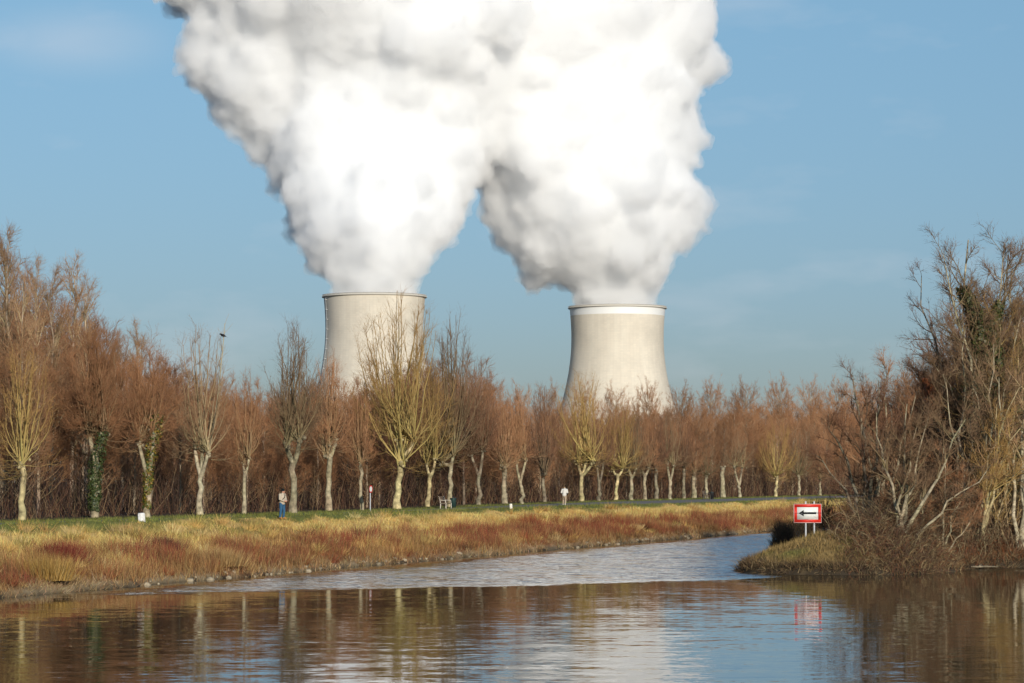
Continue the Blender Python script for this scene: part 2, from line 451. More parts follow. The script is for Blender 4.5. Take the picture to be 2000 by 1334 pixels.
q = q[(isd.ravel()[q] > -2.5).any(1)]
def point_colour(x, y):
    d = poly_sd(x, y)[..., None]
    n = (fbm(x / 1.6, y / 1.6, 61) - 0.5)[..., None]
    c = np.array([0.13, 0.075, 0.035]) + 0 * d
    lawn = (1 - sstep(16.0, 19.5, np.asarray(x)))[..., None]
    c = c + (np.array([0.22, 0.15, 0.06]) - c) * lawn
    c = c + (np.array([0.16, 0.15, 0.045]) - c) * lawn * sstep(0.05, 0.25, n) * sstep(0.8, 1.8, d)
    c = c + (np.array([0.05, 0.038, 0.025]) - c) * (1 - sstep(0.3, 0.9, d + n))
    return c
g = MB(); g.add(np.stack([IX, IY, IZ], -1), point_colour(IX, IY).reshape(-1, 3), quads=q)
tag(g.build('river_point_ground', mat_tint('point_earth', scale=1.5, amt=0.4, rnd=0, bump=0.5, detail=6), smooth=True), kind='structure')

# ------------------------------------------------------------------ cooling towers
def make_concrete():
    m, n, l, b = mat_new('tower_concrete', (0.45, 0.42, 0.36), 0.92, 0.2)
    tc = n.new('ShaderNodeTexCoord')
    sep = n.new('ShaderNodeSeparateXYZ'); l.new(tc.outputs['Object'], sep.inputs[0])
    an = n.new('ShaderNodeMath'); an.operation = 'ARCTAN2'; l.new(sep.outputs[1], an.inputs[0]); l.new(sep.outputs[0], an.inputs[1])
    am = n.new('ShaderNodeMath'); am.operation = 'MULTIPLY'; am.inputs[1].default_value = 44.0; l.new(an.outputs[0], am.inputs[0])
    cb = n.new('ShaderNodeCombineXYZ'); l.new(am.outputs[0], cb.inputs[0]); l.new(sep.outputs[2], cb.inputs[1])
    br = n.new('ShaderNodeTexBrick')                                   # formwork lifts
    br.offset = 0.0
    for k, v in (('Scale', 1.0), ('Mortar Size', 0.09), ('Mortar Smooth', 0.5), ('Bias', 0.0), ('Brick Width', 3.1), ('Row Height', 1.5)): br.inputs[k].default_value = v
    br.inputs['Color1'].default_value = (0.98, 0.98, 0.98, 1); br.inputs['Color2'].default_value = (1.04, 1.03, 1.02, 1); br.inputs['Mortar'].default_value = (0.90, 0.90, 0.90, 1)
    l.new(cb.outputs[0], br.inputs['Vector'])
    mpn = n.new('ShaderNodeMapping'); mpn.inputs['Scale'].default_value = (0.12, 0.012, 1); l.new(cb.outputs[0], mpn.inputs[0])
    st = n.new('ShaderNodeTexNoise'); st.inputs['Scale'].default_value = 1.6; st.inputs['Detail'].default_value = 6; l.new(mpn.outputs[0], st.inputs['Vector'])
    cr = n.new('ShaderNodeValToRGB'); cr.color_ramp.elements[0].position = 0.3; cr.color_ramp.elements[1].position = 0.7
    cr.color_ramp.elements[0].color = (0.60, 0.545, 0.455, 1); cr.color_ramp.elements[1].color = (0.64, 0.59, 0.495, 1)
    l.new(st.outputs[0], cr.inputs[0])
    pt = n.new('ShaderNodeTexNoise'); pt.inputs['Scale'].default_value = 0.035; pt.inputs['Detail'].default_value = 5; l.new(tc.outputs['Object'], pt.inputs['Vector'])
    mr = n.new('ShaderNodeMapRange'); mr.inputs[3].default_value = 0.9; mr.inputs[4].default_value = 1.1; mr.inputs[1].default_value = 0.3; mr.inputs[2].default_value = 0.7; l.new(pt.outputs[0], mr.inputs[0])
    m1 = n.new('ShaderNodeMixRGB'); m1.blend_type = 'MULTIPLY'; m1.inputs[0].default_value = 1.0
    l.new(cr.outputs[0], m1.inputs[1]); l.new(br.outputs[0], m1.inputs[2])
    vs = n.new('ShaderNodeVectorMath'); vs.operation = 'SCALE'; l.new(m1.outputs[0], vs.inputs[0]); l.new(mr.outputs[0], vs.inputs['Scale'])
    l.new(vs.outputs[0], b.inputs['Base Color'])
    return m
M_CONC = make_concrete()
def tower(px, D, topz, label, band):
    loc = at(px, HOR, D); loc.z = 2.7
    zt, a, bb = topz - 29.0, 42.0, 86.0
    R = lambda z: a * math.sqrt(1 + ((z - zt) / bb) ** 2) if z < zt else a * math.sqrt(1 + ((z - zt) / 100.0) ** 2)
    r = thing('cooling_tower', label, 'cooling tower', loc)
    zs = np.linspace(9, topz, 60)
    m = MB(); prof = [(R(z), z) for z in zs] + [(R(z) - 0.9, z) for z in zs[::-1]]
    m.lathe(prof, (0.5, 0.5, 0.5), 128); m.build('shell', M_CONC, r, smooth=True)
    m = MB(); z0 = topz - 2.2
    m.lathe([(R(z0) + 0.05, z0), (R(z0) + 1.5, z0 + 0.3), (R(z0) + 1.5, z0 + 0.9), (R(z0) + 0.9, z0 + 1.0), (R(topz) + 0.7, topz + 0.2), (R(topz) - 1.0, topz + 0.2)], (0.52, 0.49, 0.43), 128)
    ring = m.build('rim_walkway', M_STONE, r)
    m = MB(); m.lathe([(R(topz) + 1.35, z0 + 2.1), (R(topz) + 1.42, z0 + 2.1), (R(topz) + 1.42, z0 + 2.3), (R(topz) + 1.35, z0 + 2.3)], (0.6, 0.6, 0.58), 128)
    for k in range(64):
        an = k * math.pi / 32; x, y = math.cos(an) * (R(topz) + 1.38), math.sin(an) * (R(topz) + 1.38)
        m.tube([[x, y, z0 + 0.9], [x, y, z0 + 2.2]], [0.06, 0.06], (0.6, 0.6, 0.58))
    m.build('guard_rail', M_METAL, r)
    if band:
        m = MB(); m.lathe([(R(z) + 0.03, z) for z in np.linspace(topz - 8.6, topz - 2.25, 8)], (0.80, 0.80, 0.78), 128)
        m.build('white_band', M_PAINT, r, smooth=True)
    # leaning legs that carry the shell
    for k in range(36):
        an = k * 2 * math.pi / 36; an2 = an + math.pi / 36; r0, r1 = R(0) + 1, R(9) - 0.4
        m = MB(); m.tube([[r0 * math.cos(an), r0 * math.sin(an), 0], [r1 * math.cos(an2), r1 * math.sin(an2), 9.2]], [0.5, 0.5], (0.45, 0.42, 0.36), 6)
        m.build('leg', M_STONE, r)
    return r, R
towerL, RL = tower(730.5, 2435, 162.0, 'bare concrete cooling tower behind the big yellow pollard, with a ladder on its left edge', False)
towerR, RR = tower(1206.5, 2585, 161.5, 'concrete cooling tower with a white painted band below the rim', True)
lad = MB(); an = math.radians(-158)
zs = np.arange(95, 160, 1.2)
def lp(z, off, tang):
    rr = RL(z) + off
    return [rr * math.cos(an) - tang * math.sin(an), rr * math.sin(an) + tang * math.cos(an), z]
for tg in (-0.8, 0.8): lad.tube([lp(z, 0.9, tg) for z in zs], [0.12] * len(zs), (0.7, 0.7, 0.68))
for k, z in enumerate(zs):
    lad.tube([lp(z, 0.9, -0.8), lp(z, 0.9, 0.8)], [0.1, 0.1], (0.7, 0.7, 0.68))
    if k % 7 == 3:
        for tg in (-1.2, 1.2): lad.tube([lp(z, 0.0, tg), lp(z, 1.4, tg)], [0.25, 0.25], (0.75, 0.75, 0.73))
        lad.tube([lp(z, 1.4, -1.4), lp(z, 1.4, 1.4)], [0.3, 0.3], (0.75, 0.75, 0.73))
lad.build('ladder', M_METAL, towerL)

# ------------------------------------------------------------------ steam
def make_steam(name, dens):
    m, n, l, b = mat_new(name)
    n.remove(b)
    v = n.new('ShaderNodeVolumePrincipled')
    v.inputs['Color'].default_value = (0.995, 0.9965, 0.9985, 1)
    v.inputs['Density'].default_value = dens
    v.inputs['Anisotropy'].default_value = 0.0
    l.new(v.outputs[0], n['Material Output'].inputs['Volume'])
    return m
M_STEAM, M_VEIL = make_steam('steam_core', 0.085), make_steam('steam_veil', 0.04)
_ico = {}
def ico(sub):
    if sub not in _ico:
        bm = bmesh.new(); bmesh.ops.create_icosphere(bm, subdivisions=sub, radius=1.0)
        _ico[sub] = (np.array([v.co[:] for v in bm.verts]), np.array([[v.index for v in f.verts] for f in bm.faces])); bm.free()
    return _ico[sub]
def plume(name, label, parts, D, seed, voxel, rim, drift=0.0):
    """puffs on puffs along the rising column, fused and roughened"""
    rng = np.random.default_rng(seed)
    k = D / F
    balls = []
    for pi_, rows in enumerate(parts):
        ys = np.array([r_[0] for r_ in rows], float); ls = np.array([r_[1] for r_ in rows], float); rs = np.array([r_[2] for r_ in rows], float)
        y = ys.max()
        while y > ys.min():
            o = np.argsort(ys); L, Rr = np.interp(y, ys[o], ls[o]), np.interp(y, ys[o], rs[o])
            c, hw = (L + Rr) / 2, (Rr - L) / 2 * (1.0 + 0.05 * sstep(560, 460, y))
            base = sstep(570, 480, y) if rim else 1.0
            sh = drift / k * sstep(480, 220, y) - (30 / k if pi_ == 2 and drift > 60 else 0)
            nb = int(6 + hw / 22)
            for i in range(nb):
                rr = hw * rng.uniform(0.30, 0.46) * (1 - 0.3 * (1 - base))
                th = rng.uniform(0, 2 * math.pi) if i > 1 else (0, math.pi)[i] + rng.normal() * 0.12
                a = (hw - rr * (0.97 + 0.06 * rng.normal())) * (1 if i < 2 else math.sqrt(rng.uniform(0.35, 1)))
                balls.append((c + a * math.cos(th), sh + 0.85 * a * math.sin(th), y + rng.normal() * hw * 0.12 * base, rr))
            balls.append((c, sh, y, hw * 0.80 if y > 250 else hw * 0.6))
            y -= hw * (0.22 + 0.1 * base)
    balls = np.array(balls)
    # each puff carries smaller ones
    lev = [balls]; cur = balls
    for n_, f_ in ((7, 0.42), (5, 0.40)):
        dirs = nrm(rng.normal(size=(len(cur), n_, 3)))
        rr = cur[:, None, 3] * f_ * rng.uniform(0.6, 1.2, (len(cur), n_))
        pos = cur[:, None, :3] + dirs * (cur[:, None, 3:4] - 0.25 * rr[..., None])
        keep = rr > 5.0
        if rim: keep &= (pos[..., 2] < 520) | (rng.random(keep.shape) < 0.25)
        cur = np.concatenate([pos[keep], rr[keep][:, None]], 1)
        lev.append(cur)
    if rim:
        for L_ in lev: L_[:, 3] = np.minimum(L_[:, 3], 1e9)
    def body(dr, rmin, vox, disp, mat, nm):
        verts, faces, off = [], [], 0
        for L_, sub in zip(lev, (3, 2, 2)):
            L_ = L_[L_[:, 3] * k > rmin]
            iv, ifc = ico(sub)
            P = np.stack([(L_[:, 0] - CXP) * k, L_[:, 1] * k, H + (HOR - L_[:, 2]) * k], -1)
            V = P[:, None, :] + iv[None] * (L_[:, 3:4] * k - dr * sstep(575, 520, L_[:, 2:3]))[:, None]
            verts.append(V.reshape(-1, 3)); faces.append((ifc[None] + (np.arange(len(L_)) * len(iv))[:, None, None]).reshape(-1, 3) + off)
            off += len(L_) * len(iv)
        mb = MB(); mb.add(np.concatenate(verts), (1, 1, 1), tris=np.concatenate(faces))
        tmp = bpy.data.objects.new('tmp', mb.mesh('tmp')); COL.objects.link(tmp)
        r = tmp.modifiers.new('r', 'REMESH'); r.mode = 'VOXEL'; r.voxel_size = vox
        s_ = tmp.modifiers.new('s', 'SMOOTH'); s_.iterations = 2; s_.factor = 0.5
        for q, (size, strg, basis, dep) in enumerate(disp):
            tx = bpy.data.textures.new('puff', 'CLOUDS'); tx.noise_scale = size; tx.noise_depth = dep; tx.noise_basis = basis
            d = tmp.modifiers.new('d%d' % q, 'DISPLACE'); d.texture = tx; d.texture_coords = 'LOCAL'; d.direction = 'NORMAL'
            d.strength = -strg if basis == 'VORONOI_F1' else strg; d.mid_level = 0.35 if basis == 'VORONOI_F1' else 0.5
        r = tmp.modifiers.new('r2', 'REMESH'); r.mode = 'VOXEL'; r.voxel_size = vox * 0.8
        me = baked(tmp)
        bm = bmesh.new(); bm.from_mesh(me)                                # drop crumbs that float free of the column
        seen = set(); isl = []
        bm.verts.ensure_lookup_table()
        for v0 in bm.verts:
            if v0.index in seen: continue
            st, comp = [v0], []
            seen.add(v0.index)
            while st:
                v = st.pop(); comp.append(v)
                for e in v.link_edges:
                    o_ = e.other_vert(v)
                    if o_.index not in seen: seen.add(o_.index); st.append(o_)
            isl.append(comp)
        isl.sort(key=len)
        for comp in isl[:-1]: bmesh.ops.delete(bm, geom=comp, context='VERTS')
        bm.to_mesh(me); bm.free()
        me.materials.clear(); me.materials.append(mat)
        me.polygons.foreach_set('use_smooth', np.ones(len(me.polygons), bool))
        o = bpy.data.objects.new(nm, me); COL.objects.link(o); print(nm, len(me.polygons)); return o
    o = body(-1.5, 0.0, voxel * 0.85, [(24, 9.0, 'VORONOI_F1', 1), (10, 8.0, 'VORONOI_F1', 1), (9, 4.5, 'BLENDER_ORIGINAL', 3)], M_VEIL, name)
    o.location = (0, D, 0); tag(o, label, 'steam plume')
    c = body(0.8, 4.0, voxel * 0.85, [(24, 9.0, 'VORONOI_F1', 1), (11, 10.0, 'VORONOI_F1', 1), (5, 4.5, 'VORONOI_F1', 1)], M_STEAM, 'dense_core'); c.parent = o
    return o
plume('steam_plume', 'white steam column rising from the left tower and spreading to the upper left', [
    [(590, 645, 818), (560, 640, 822), (510, 632, 834), (470, 618, 845), (430, 575, 868), (385, 562, 890), (340, 522, 918), (290, 492, 930), (215, 490, 985), (150, 478, 1040), (100, 465, 1080), (40, 450, 1100), (-60, 420, 1120), (-200, 250, 1050), (-420, 60, 950), (-700, -250, 780)],
    [(525, 820, 852), (490, 815, 858), (455, 800, 888), (400, 790, 912)],
    [(232, 476, 640), (205, 425, 640), (170, 387, 640), (125, 350, 640), (75, 330, 640), (20, 345, 640), (-60, 330, 660), (-200, 230, 660)]], 2435, 4, 2.3, True, 105)
plume('steam_plume', 'white steam column rising from the right tower and billowing up its right side', [
    [(610, 1124, 1288), (580, 1118, 1292), (550, 1105, 1302), (510, 1090, 1306), (470, 1040, 1318), (430, 975, 1345), (390, 955, 1370), (340, 940, 1362), (280, 915, 1358), (200, 860, 1376), (140, 830, 1346), (60, 800, 1388), (-20, 780, 1365), (-200, 760, 1380), (-450, 640, 1300), (-700, 480, 1150)],
    [(540, 1000, 1090), (510, 995, 1100), (470, 1005, 1120), (430, 945, 1110), (400, 940, 1100)],
    [(420, 1290, 1395), (395, 1290, 1400), (370, 1280, 1385)],
    [(545, 1255, 1312), (500, 1255, 1312)]], 2585, 9, 2.3, True, 15)

# ------------------------------------------------------------------ bare trees
def bez(p0, p1, p2, K):
    u = np.linspace(0, 1, K)[None, :, None]
    return (1 - u) ** 2 * p0[:, None] + 2 * u * (1 - u) * p1[:, None] + u * u * p2[:, None]
def spawn(P, R, n, t0, t1, L, ang, up, K, r0, r1, rng, wob=0.12, tp=1.0):
    N, K0 = P.shape[:2]
    idx = np.repeat(np.arange(N), n); M = len(idx)
    t = t0 + (t1 - t0) * rng.random(M) ** tp
    f = t * (K0 - 1); i = np.minimum(f.astype(int), K0 - 2); w_ = (f - i)[:, None]
    p = P[idx, i] * (1 - w_) + P[idx, i + 1] * w_
    rp_ = R[idx, i] * (1 - w_[:, 0]) + R[idx, i + 1] * w_[:, 0]
    d = nrm(P[idx, i + 1] - P[idx, i])
    perp = nrm(np.cross(d, rng.normal(size=(M, 3))))
    a = np.radians(ang) * (1 + 0.3 * rng.normal(size=M))[:, None]
    d = d * np.cos(a) + perp * np.sin(a)
    if callable(L): L = L(t, idx)
    L = np.broadcast_to(np.asarray(L, float), (M,)) * rng.uniform(0.55, 1.25, M)
    out = [p]
    for j in range(K - 1):
        p = p + d * (L / (K - 1))[:, None]; out.append(p)
        d = nrm(d + np.array([0, 0, up]) / (K - 1) + wob * rng.normal(size=(M, 3)))
    ra = np.minimum(r0, rp_ * 0.75)
    return np.stack(out, 1), ra[:, None] * np.linspace(1, 0, K) + r1 * np.linspace(0, 1, K), t, idx
def jit(c, n, rng, a=0.15):
    return np.asarray(c) * (1 + a * rng.normal(size=(n, 1))) * (1 + 0.025 * rng.normal(size=(n, 3)))

LIMB = {'pale': (0.37, 0.30, 0.17), 'yellow': (0.36, 0.28, 0.105), 'olive': (0.23, 0.185, 0.10), 'red': (0.28, 0.20, 0.11), 'rose': (0.38, 0.29, 0.19), 'dark': (0.16, 0.115, 0.07)}
TIP = {'pale': (0.33, 0.20, 0.11), 'yellow': (0.32, 0.19, 0.07), 'olive': (0.21, 0.13, 0.075), 'red': (0.32, 0.158, 0.078), 'rose': (0.37, 0.19, 0.095), 'dark': (0.20, 0.10, 0.058)}
BARKC = {'pale': (0.40, 0.345, 0.235), 'yellow': (0.43, 0.355, 0.19), 'olive': (0.31, 0.265, 0.175), 'red': (0.31, 0.26, 0.17), 'dark': (0.21, 0.175, 0.12)}

def twig_crown(m, P, R, tone, rng, n1, n2, n3, l1, l2, rad, a1=32, a2=35, wood=None, up=0.35):
    limb, tip = np.array(LIMB[tone]), np.array(TIP[tone])
    N, K = P.shape[:2]
    g_ = np.linspace(0, 1, K)[None, :, None] ** 1.3
    m.tube(P, R, jit(limb, N, rng)[:, None] * (1 - g_) + tip * g_, 3)
    A, RA, t, idx = spawn(P, R, n1, 0.18, 1.0, l1, a1, up, 4, 0.022 * rad, 0.007 * rad, rng, tp=0.8)
    g1 = (0.35 + 0.65 * t)[:, None]
    m.tube(A, RA, jit(limb, len(A), rng) * (1 - g1) + tip * g1, 3)
    B, RB, t, idx = spawn(A, RA, n2, 0.2, 1.0, l2, a2, up * 0.8, 3, 0.011 * rad, 0.005 * rad, rng)
    if n3:
        m.tube(B, RB, jit(tip, len(B), rng), 3)
        C, RC, t, idx = spawn(B, RB, n3, 0.2, 1.0, l2 * 0.5, 38, 0.2, 2, 0.008 * rad, 0.004, rng)
        m.cone(C[:, 0], C[:, 1], RC[:, 0], jit(tip, len(C), rng))
    else:
        m.cone(B[:, 0], B[:, 1], RB[:, 0], jit(tip, len(B), rng)); m.cone(B[:, 1], B[:, 2], RB[:, 1], jit(tip, len(B), rng))

def ivy_part(parent, path_pts, rad, n, rng, cols, size=0.07, name='ivy'):
    pts = np.asarray(path_pts, float); K = len(pts)
    u = rng.random(n) * (K - 1); i = np.minimum(u.astype(int), K - 2); w_ = (u - i)[:, None]
    c = pts[i] * (1 - w_) + pts[i + 1] * w_
    rr = np.interp(u, np.arange(K), rad)
    d = nrm(rng.normal(size=(n, 3))); d[:, 2] *= 0.4
    clump = 0.75 + 0.5 * vnoise(u * 2.2, np.arctan2(d[:, 1], d[:, 0]) * 1.5, 3)
    Pp = c + d * (rr * clump * rng.uniform(0.85, 1.15, n))[:, None]
    U = nrm(np.cross(d, rng.normal(size=(n, 3))) + 0.3 * d); W = nrm(np.cross(d, U) + 0.3 * rng.normal(size=(n, 3)))
    s_ = size * rng.uniform(0.6, 1.3, n)[:, None]
    mb = MB(); mb.leaf(Pp, U * s_, W * s_ * 0.8, np.array(cols)[rng.integers(0, len(cols), n)] * rng.uniform(0.7, 1.3, (n, 1)))
    return mb.build(name, M_LEAF, parent)

def pollard(px, s, top_y, hw, head_y, heads, tone, label, seed, tr=0.17, dens=1.0, lean=0.0, n_shoots=60, stub=False, base_px=None):
    """pollarded tree: trunk, forks ending in knuckles, long upright shoots. Sizes given in photo px at its own depth."""
    rng = np.random.default_rng(seed)
    base = bank_point(px, s); k = base.y / F
    by = HOR + (H - base.z) / k
    r = thing('pollard_tree', label, 'tree', base, group='pollarded trees along the path')
    ht = (by - head_y) * k; top = (by - top_y) * k
    hwm = hw * k * 1.12
    bc = np.array(BARKC[tone])
    m = MB()
    # fork height below the heads
    fork = ht * (rng.uniform(0.55, 0.86) if len(heads) > 1 else 0.96)
    fp = np.array([lean * k * 0.6, 0, fork])
    zz = np.linspace(0, 1, 7)[:, None]
    trunk = zz * fp + np.concatenate([0.06 * rng.normal(size=(7, 2)) * (zz > 0), 0 * zz], 1)
    trunk[0, 2] = -0.25; trunk[-1] = fp
    rad = tr * np.array([1.5, 1.15, 1.0, 0.95, 0.92, 0.93, 0.95]) * (1 + 0.06 * rng.normal(size=7))
    m.tube(trunk, rad, jit(bc, 7, rng, 0.08)[None], 9)
    hp = []
    for hx, hy in heads:
        hpt = np.array([hx * k, rng.normal() * 0.35, (by - hy) * k]); hp.append(hpt)
        mid = (fp + hpt) / 2 + np.array([rng.uniform(-0.05, 0.4) * (hpt[0] - fp[0]), rng.normal() * 0.1, -0.08])
        q = bez(fp[None] - [[0, 0, 0.15]], mid[None], hpt[None], 5)
        m.tube(q, np.linspace(tr * 0.8, tr * 0.58, 5)[None], jit(bc, 5, rng, 0.08)[None], 8)
        m.ball(hpt, tr * rng.uniform(0.8, 1.0), bc * 0.7, 9, 6, 0.12, rng)
        for _ in range(3):
            m.ball(hpt + rng.normal(size=3) * tr * 0.9, tr * rng.uniform(0.35, 0.65), bc * 0.75, 8, 5, 0.15, rng)
    m.ball(fp, tr * 1.0, bc * 0.9, 9, 6, 0.1, rng)
    m.build('trunk', M_BARK, r, smooth=True)
    hp = np.array(hp)
    N = int(n_shoots * 0.78)
    h0 = hp[rng.integers(0, len(hp), N)] + rng.normal(size=(N, 3)) * tr * 0.5
    # shoot tips fill an egg-shaped crown
    th = rng.uniform(0, 2 * math.pi, N); el = np.arcsin(rng.uniform(-0.5, 1, N))
    q = rng.uniform(0.5, 1.0, N) ** 0.5
    cz = ht + (top - ht) * 0.38; hr = hwm * (1 - 0.28 * np.clip(np.sin(el), 0, 1) ** 2)
    tip = np.stack([q * np.cos(el) * np.cos(th) * hr + lean * k * 1.2, q * np.cos(el) * np.sin(th) * hr, cz + q * np.sin(el) * (top - cz) * 0.97], -1)
    ctl = h0 * 0.45 + tip * 0.55; ctl[:, :2] = h0[:, :2] * 0.25 + tip[:, :2] * 0.75 + 0.12 * hwm * rng.normal(size=(N, 2))
    ctl[:, 2] = h0[:, 2] * 0.60 + tip[:, 2] * 0.40
    P = bez(h0, ctl, tip, 7); P[:, 1:-1] += 0.05 * rng.normal(size=P[:, 1:-1].shape)
    nl = min(9 if hwm > 50 * k else 3, N)                                                       # leaders that make the pointed top
    tip[:nl] = np.stack([rng.uniform(-0.55, 0.55, nl) * hwm + lean * k * 1.2, rng.uniform(-0.55, 0.55, nl) * hwm, top * np.ones(nl)], -1)
    tip[:nl, 2] -= (top - ht) * (0.30 * np.hypot(tip[:nl, 0] - lean * k * 1.2, tip[:nl, 1]) / hwm + 0.05 + 0.06 * rng.random(nl))
    ctl[:nl, :2] = (h0[:nl, :2] + tip[:nl, :2]) / 2; ctl[:nl, 2] = (h0[:nl, 2] + tip[:nl, 2]) / 2
    P = bez(h0, ctl, tip, 7); P[:, 1:-1] += 0.05 * rng.normal(size=P[:, 1:-1].shape)
    Ln = np.linalg.norm(tip - h0, axis=1)
    R = (0.020 + 0.0046 * Ln)[:, None] * np.linspace(1, 0.2, 7)
    R *= rng.uniform(0.7, 1.3, (N, 1))
    c = MB()
    twig_crown(c, P, R, tone, rng, int(9 * dens), 6, 0 if dens < 1.15 else 2, lambda t, idx: (Ln[idx] * 0.5 + 0.22 * (top - ht)) * 0.29 * (1.15 - 0.8 * t), 0.085 * (top - ht) , 0.82)
    # low side sprays below the knuckles
    ns = 16
    d0 = hp[rng.integers(0, len(hp), ns)] + rng.normal(size=(ns, 3)) * [0.1, 0.1, 0.3] - [0, 0, 0.15 * ht * rng.random()]
    dr = nrm(np.stack([rng.normal(size=ns), rng.normal(size=ns) * 0.8, rng.uniform(-0.35, 0.35, ns)], -1))
    Ls = rng.uniform(0.7, 2.6, ns)
    P2 = bez(d0, d0 + dr * Ls[:, None] * 0.6 - [[0, 0, 0.15]], d0 + dr * Ls[:, None] + np.array([0, 0, 0.25]) * Ls[:, None], 5)
    twig_crown(c, P2, np.full((ns, 5), 0.016) * np.linspace(1, 0.4, 5), tone, rng, 4, 3, 0, 0.8, 0.4, 0.9)
    c.build('crown', M_TWIG, r)
    return r, base, k, hp

G = 14.9
# px, top row, half width, head row, heads (dx, row), tone, shoots, density, trunk radius, lean, label
POLL = [
 (45, 645, 62, 905, [(0, 905)], 'yellow', 34, 0.9, .17, 0, 'leftmost pollard of the path row, straight bare pole trunk under pale yellow shoots'),
 (187, 605, 62, 862, [(-12, 850), (16, 845)], 'red', 80, 1.2, .19, 0, 'pollard whose forked trunk is wrapped in dark green ivy'),
 (290, 650, 58, 880, [(-16, 865), (12, 850)], 'red', 75, 1.2, .17, 2, 'pollard with yellowing ivy climbing its trunk, behind the white stone block'),
 (393, 612, 66, 885, [(-12, 868), (3, 880), (16, 885)], 'pale', 56, 0.9, .17, 2, 'pale thin-crowned pollard with the crow perched in its top'),
 (478, 708, 42, 905, [(-3, 905), (9, 895)], 'red', 40, 1.0, .12, 3, 'small slender reddish pollard between the crow tree and the standing man'),
 (573, 603, 60, 868, [(-12, 868), (14, 862)], 'olive', 90, 1.0, .24, 2, 'thick-trunked olive-grey pollard just right of the standing man'),
 (643, 672, 48, 872, [(2, 868), (14, 860), (-6, 890)], 'red', 65, 1.1, .20, 4, 'reddish pollard against the left edge of the left cooling tower'),
 (708, 735, 36, 908, [(-3, 905)], 'red', 45, 1.0, .13, -6, 'low leaning pollard immediately left of the round road sign'),
 (776, 543, 96, 868, [(2, 858), (32, 862), (8, 905)], 'yellow', 95, 1.0, .25, 8, 'tallest pollard, pale yellow fork and wide crown in front of the left cooling tower'),
 (836, 690, 48, 905, [(-3, 905), (14, 898)], 'yellow', 45, 0.9, .16, 8, 'yellow twisted pollard with a white scar at its foot, left of the bench'),
 (878, 595, 64, 890, [(-14, 905), (8, 888)], 'olive', 75, 1.0, .18, 6, 'pollard standing behind the bench and litter bin'),
 (935, 690, 40, 888, [(-14, 890), (8, 880)], 'dark', 70, 1.1, .17, 2, 'dark red pollard with a low V fork right of the bench'),
 (986, 738, 36, 912, [(-2, 912)], 'red', 60, 1.1, .22, -2, 'stout pollard with a dark left side, above the small white marker stone'),
 (1021, 738, 36, 905, [(-12, 905), (6, 900)], 'red', 55, 1.1, .16, -8, 'left-leaning pollard second left of the walker'),
 (1063, 728, 38, 915, [(-8, 905), (2, 925)], 'dark', 60, 1.1, .16, -5, 'dark crowned pollard just left of the walker'),
 (1135, 700, 62, 912, [(-6, 905), (8, 905), (22, 900)], 'yellow', 70, 1.0, .20, 2, 'bright yellow three-armed pollard just right of the walker'),
 (1170, 752, 34, 915, [(-4, 910), (8, 905)], 'dark', 45, 1.0, .16, 0, 'dark thin pollard squeezed between two yellow pollards'),
 (1201, 735, 48, 918, [(-4, 918), (14, 915)], 'yellow', 60, 1.0, .17, 8, 'yellow pollard with shoots sweeping right, below the right cooling tower'),
 (1233, 742, 34, 922, [(-5, 918), (7, 920)], 'olive', 50, 1.0, .18, 0, 'olive pollard beneath the right half of the right cooling tower'),
 (1259, 748, 32, 920, [(-4, 920), (8, 915)], 'red', 50, 1.1, .18, 0, 'reddish pollard under the right edge of the right cooling tower'),
 (1281, 745, 30, 918, [(-2, 915)], 'dark', 50, 1.1, .18, 0, 'first dark pollard to the right of the right cooling tower'),
 (1308, 750, 32, 925, [(-6, 905), (6, 910)], 'olive', 50, 1.0, .18, 0, 'fork-armed pollard in the dense stretch left of the far bench'),
 (1335, 752, 30, 920, [(0, 915)], 'dark', 50, 1.1, .18, 0, 'single-stemmed dark pollard, third left of the far bench'),
 (1354, 800, 20, 925, [(0, 925)], 'red', 40, 1.1, .24, 0, 'stumpy pollard with a rusty brush of shoots, left of the far bench'),
 (1379, 815, 30, 930, [(0, 930)], 'olive', 40, 0.9, .17, 0, 'pollard directly behind the far bench and bin'),
 (1411, 890, 10, 915, [(0, 915)], 'red', 22, 0.8, .26, 0, 'shaggy pale trunk with almost no crown, right of the far bench'),
 (1443, 790, 34, 925, [(-10, 912), (5, 912)], 'olive', 50, 0.9, .19, 0, 'V-forked pollard alone on the open bank left of the arrow board'),
 (1513, 770, 46, 930, [(0, 930)], 'yellow', 55, 0.9, .18, 6, 'crooked pale pollard at the bend, left of the arrow board'),
 (1559, 775, 40, 930, [(0, 928)], 'olive', 50, 0.9, .18, 0, 'pollard rising right behind the arrow board'),
 (1600, 800, 36, 935, [(0, 935)], 'red', 45, 0.9, .17, 0, 'last pollard of the row, half hidden by the willows'),
]
pol = {}
for i, (px, ty, hw, hy, heads, tone, ns, dens, tr, lean, lab) in enumerate(POLL):
    if px > 1150: ty += 42
    elif px > 950 and px != 1135: ty += 16
    pol[px] = pollard(px, G + 0.5 * math.sin(i * 2.3), ty, hw, hy, heads, tone, lab, 100 + i, tr, dens, lean, ns)
rng = np.random.default_rng(5)
r_, b_, k_, hp_ = pol[187]
ivy_part(r_, [(0, 0, 0.4), (0, 0, 1.2), (0, 0, 2.2), (0.1, 0, 3.2), (hp_[1][0], 0, hp_[1][2])], [.30, .38, .36, .42, .35], 2400, rng, [(0.026, 0.042, 0.012), (0.045, 0.062, 0.018), (0.065, 0.075, 0.02)])
r_, b_, k_, hp_ = pol[290]
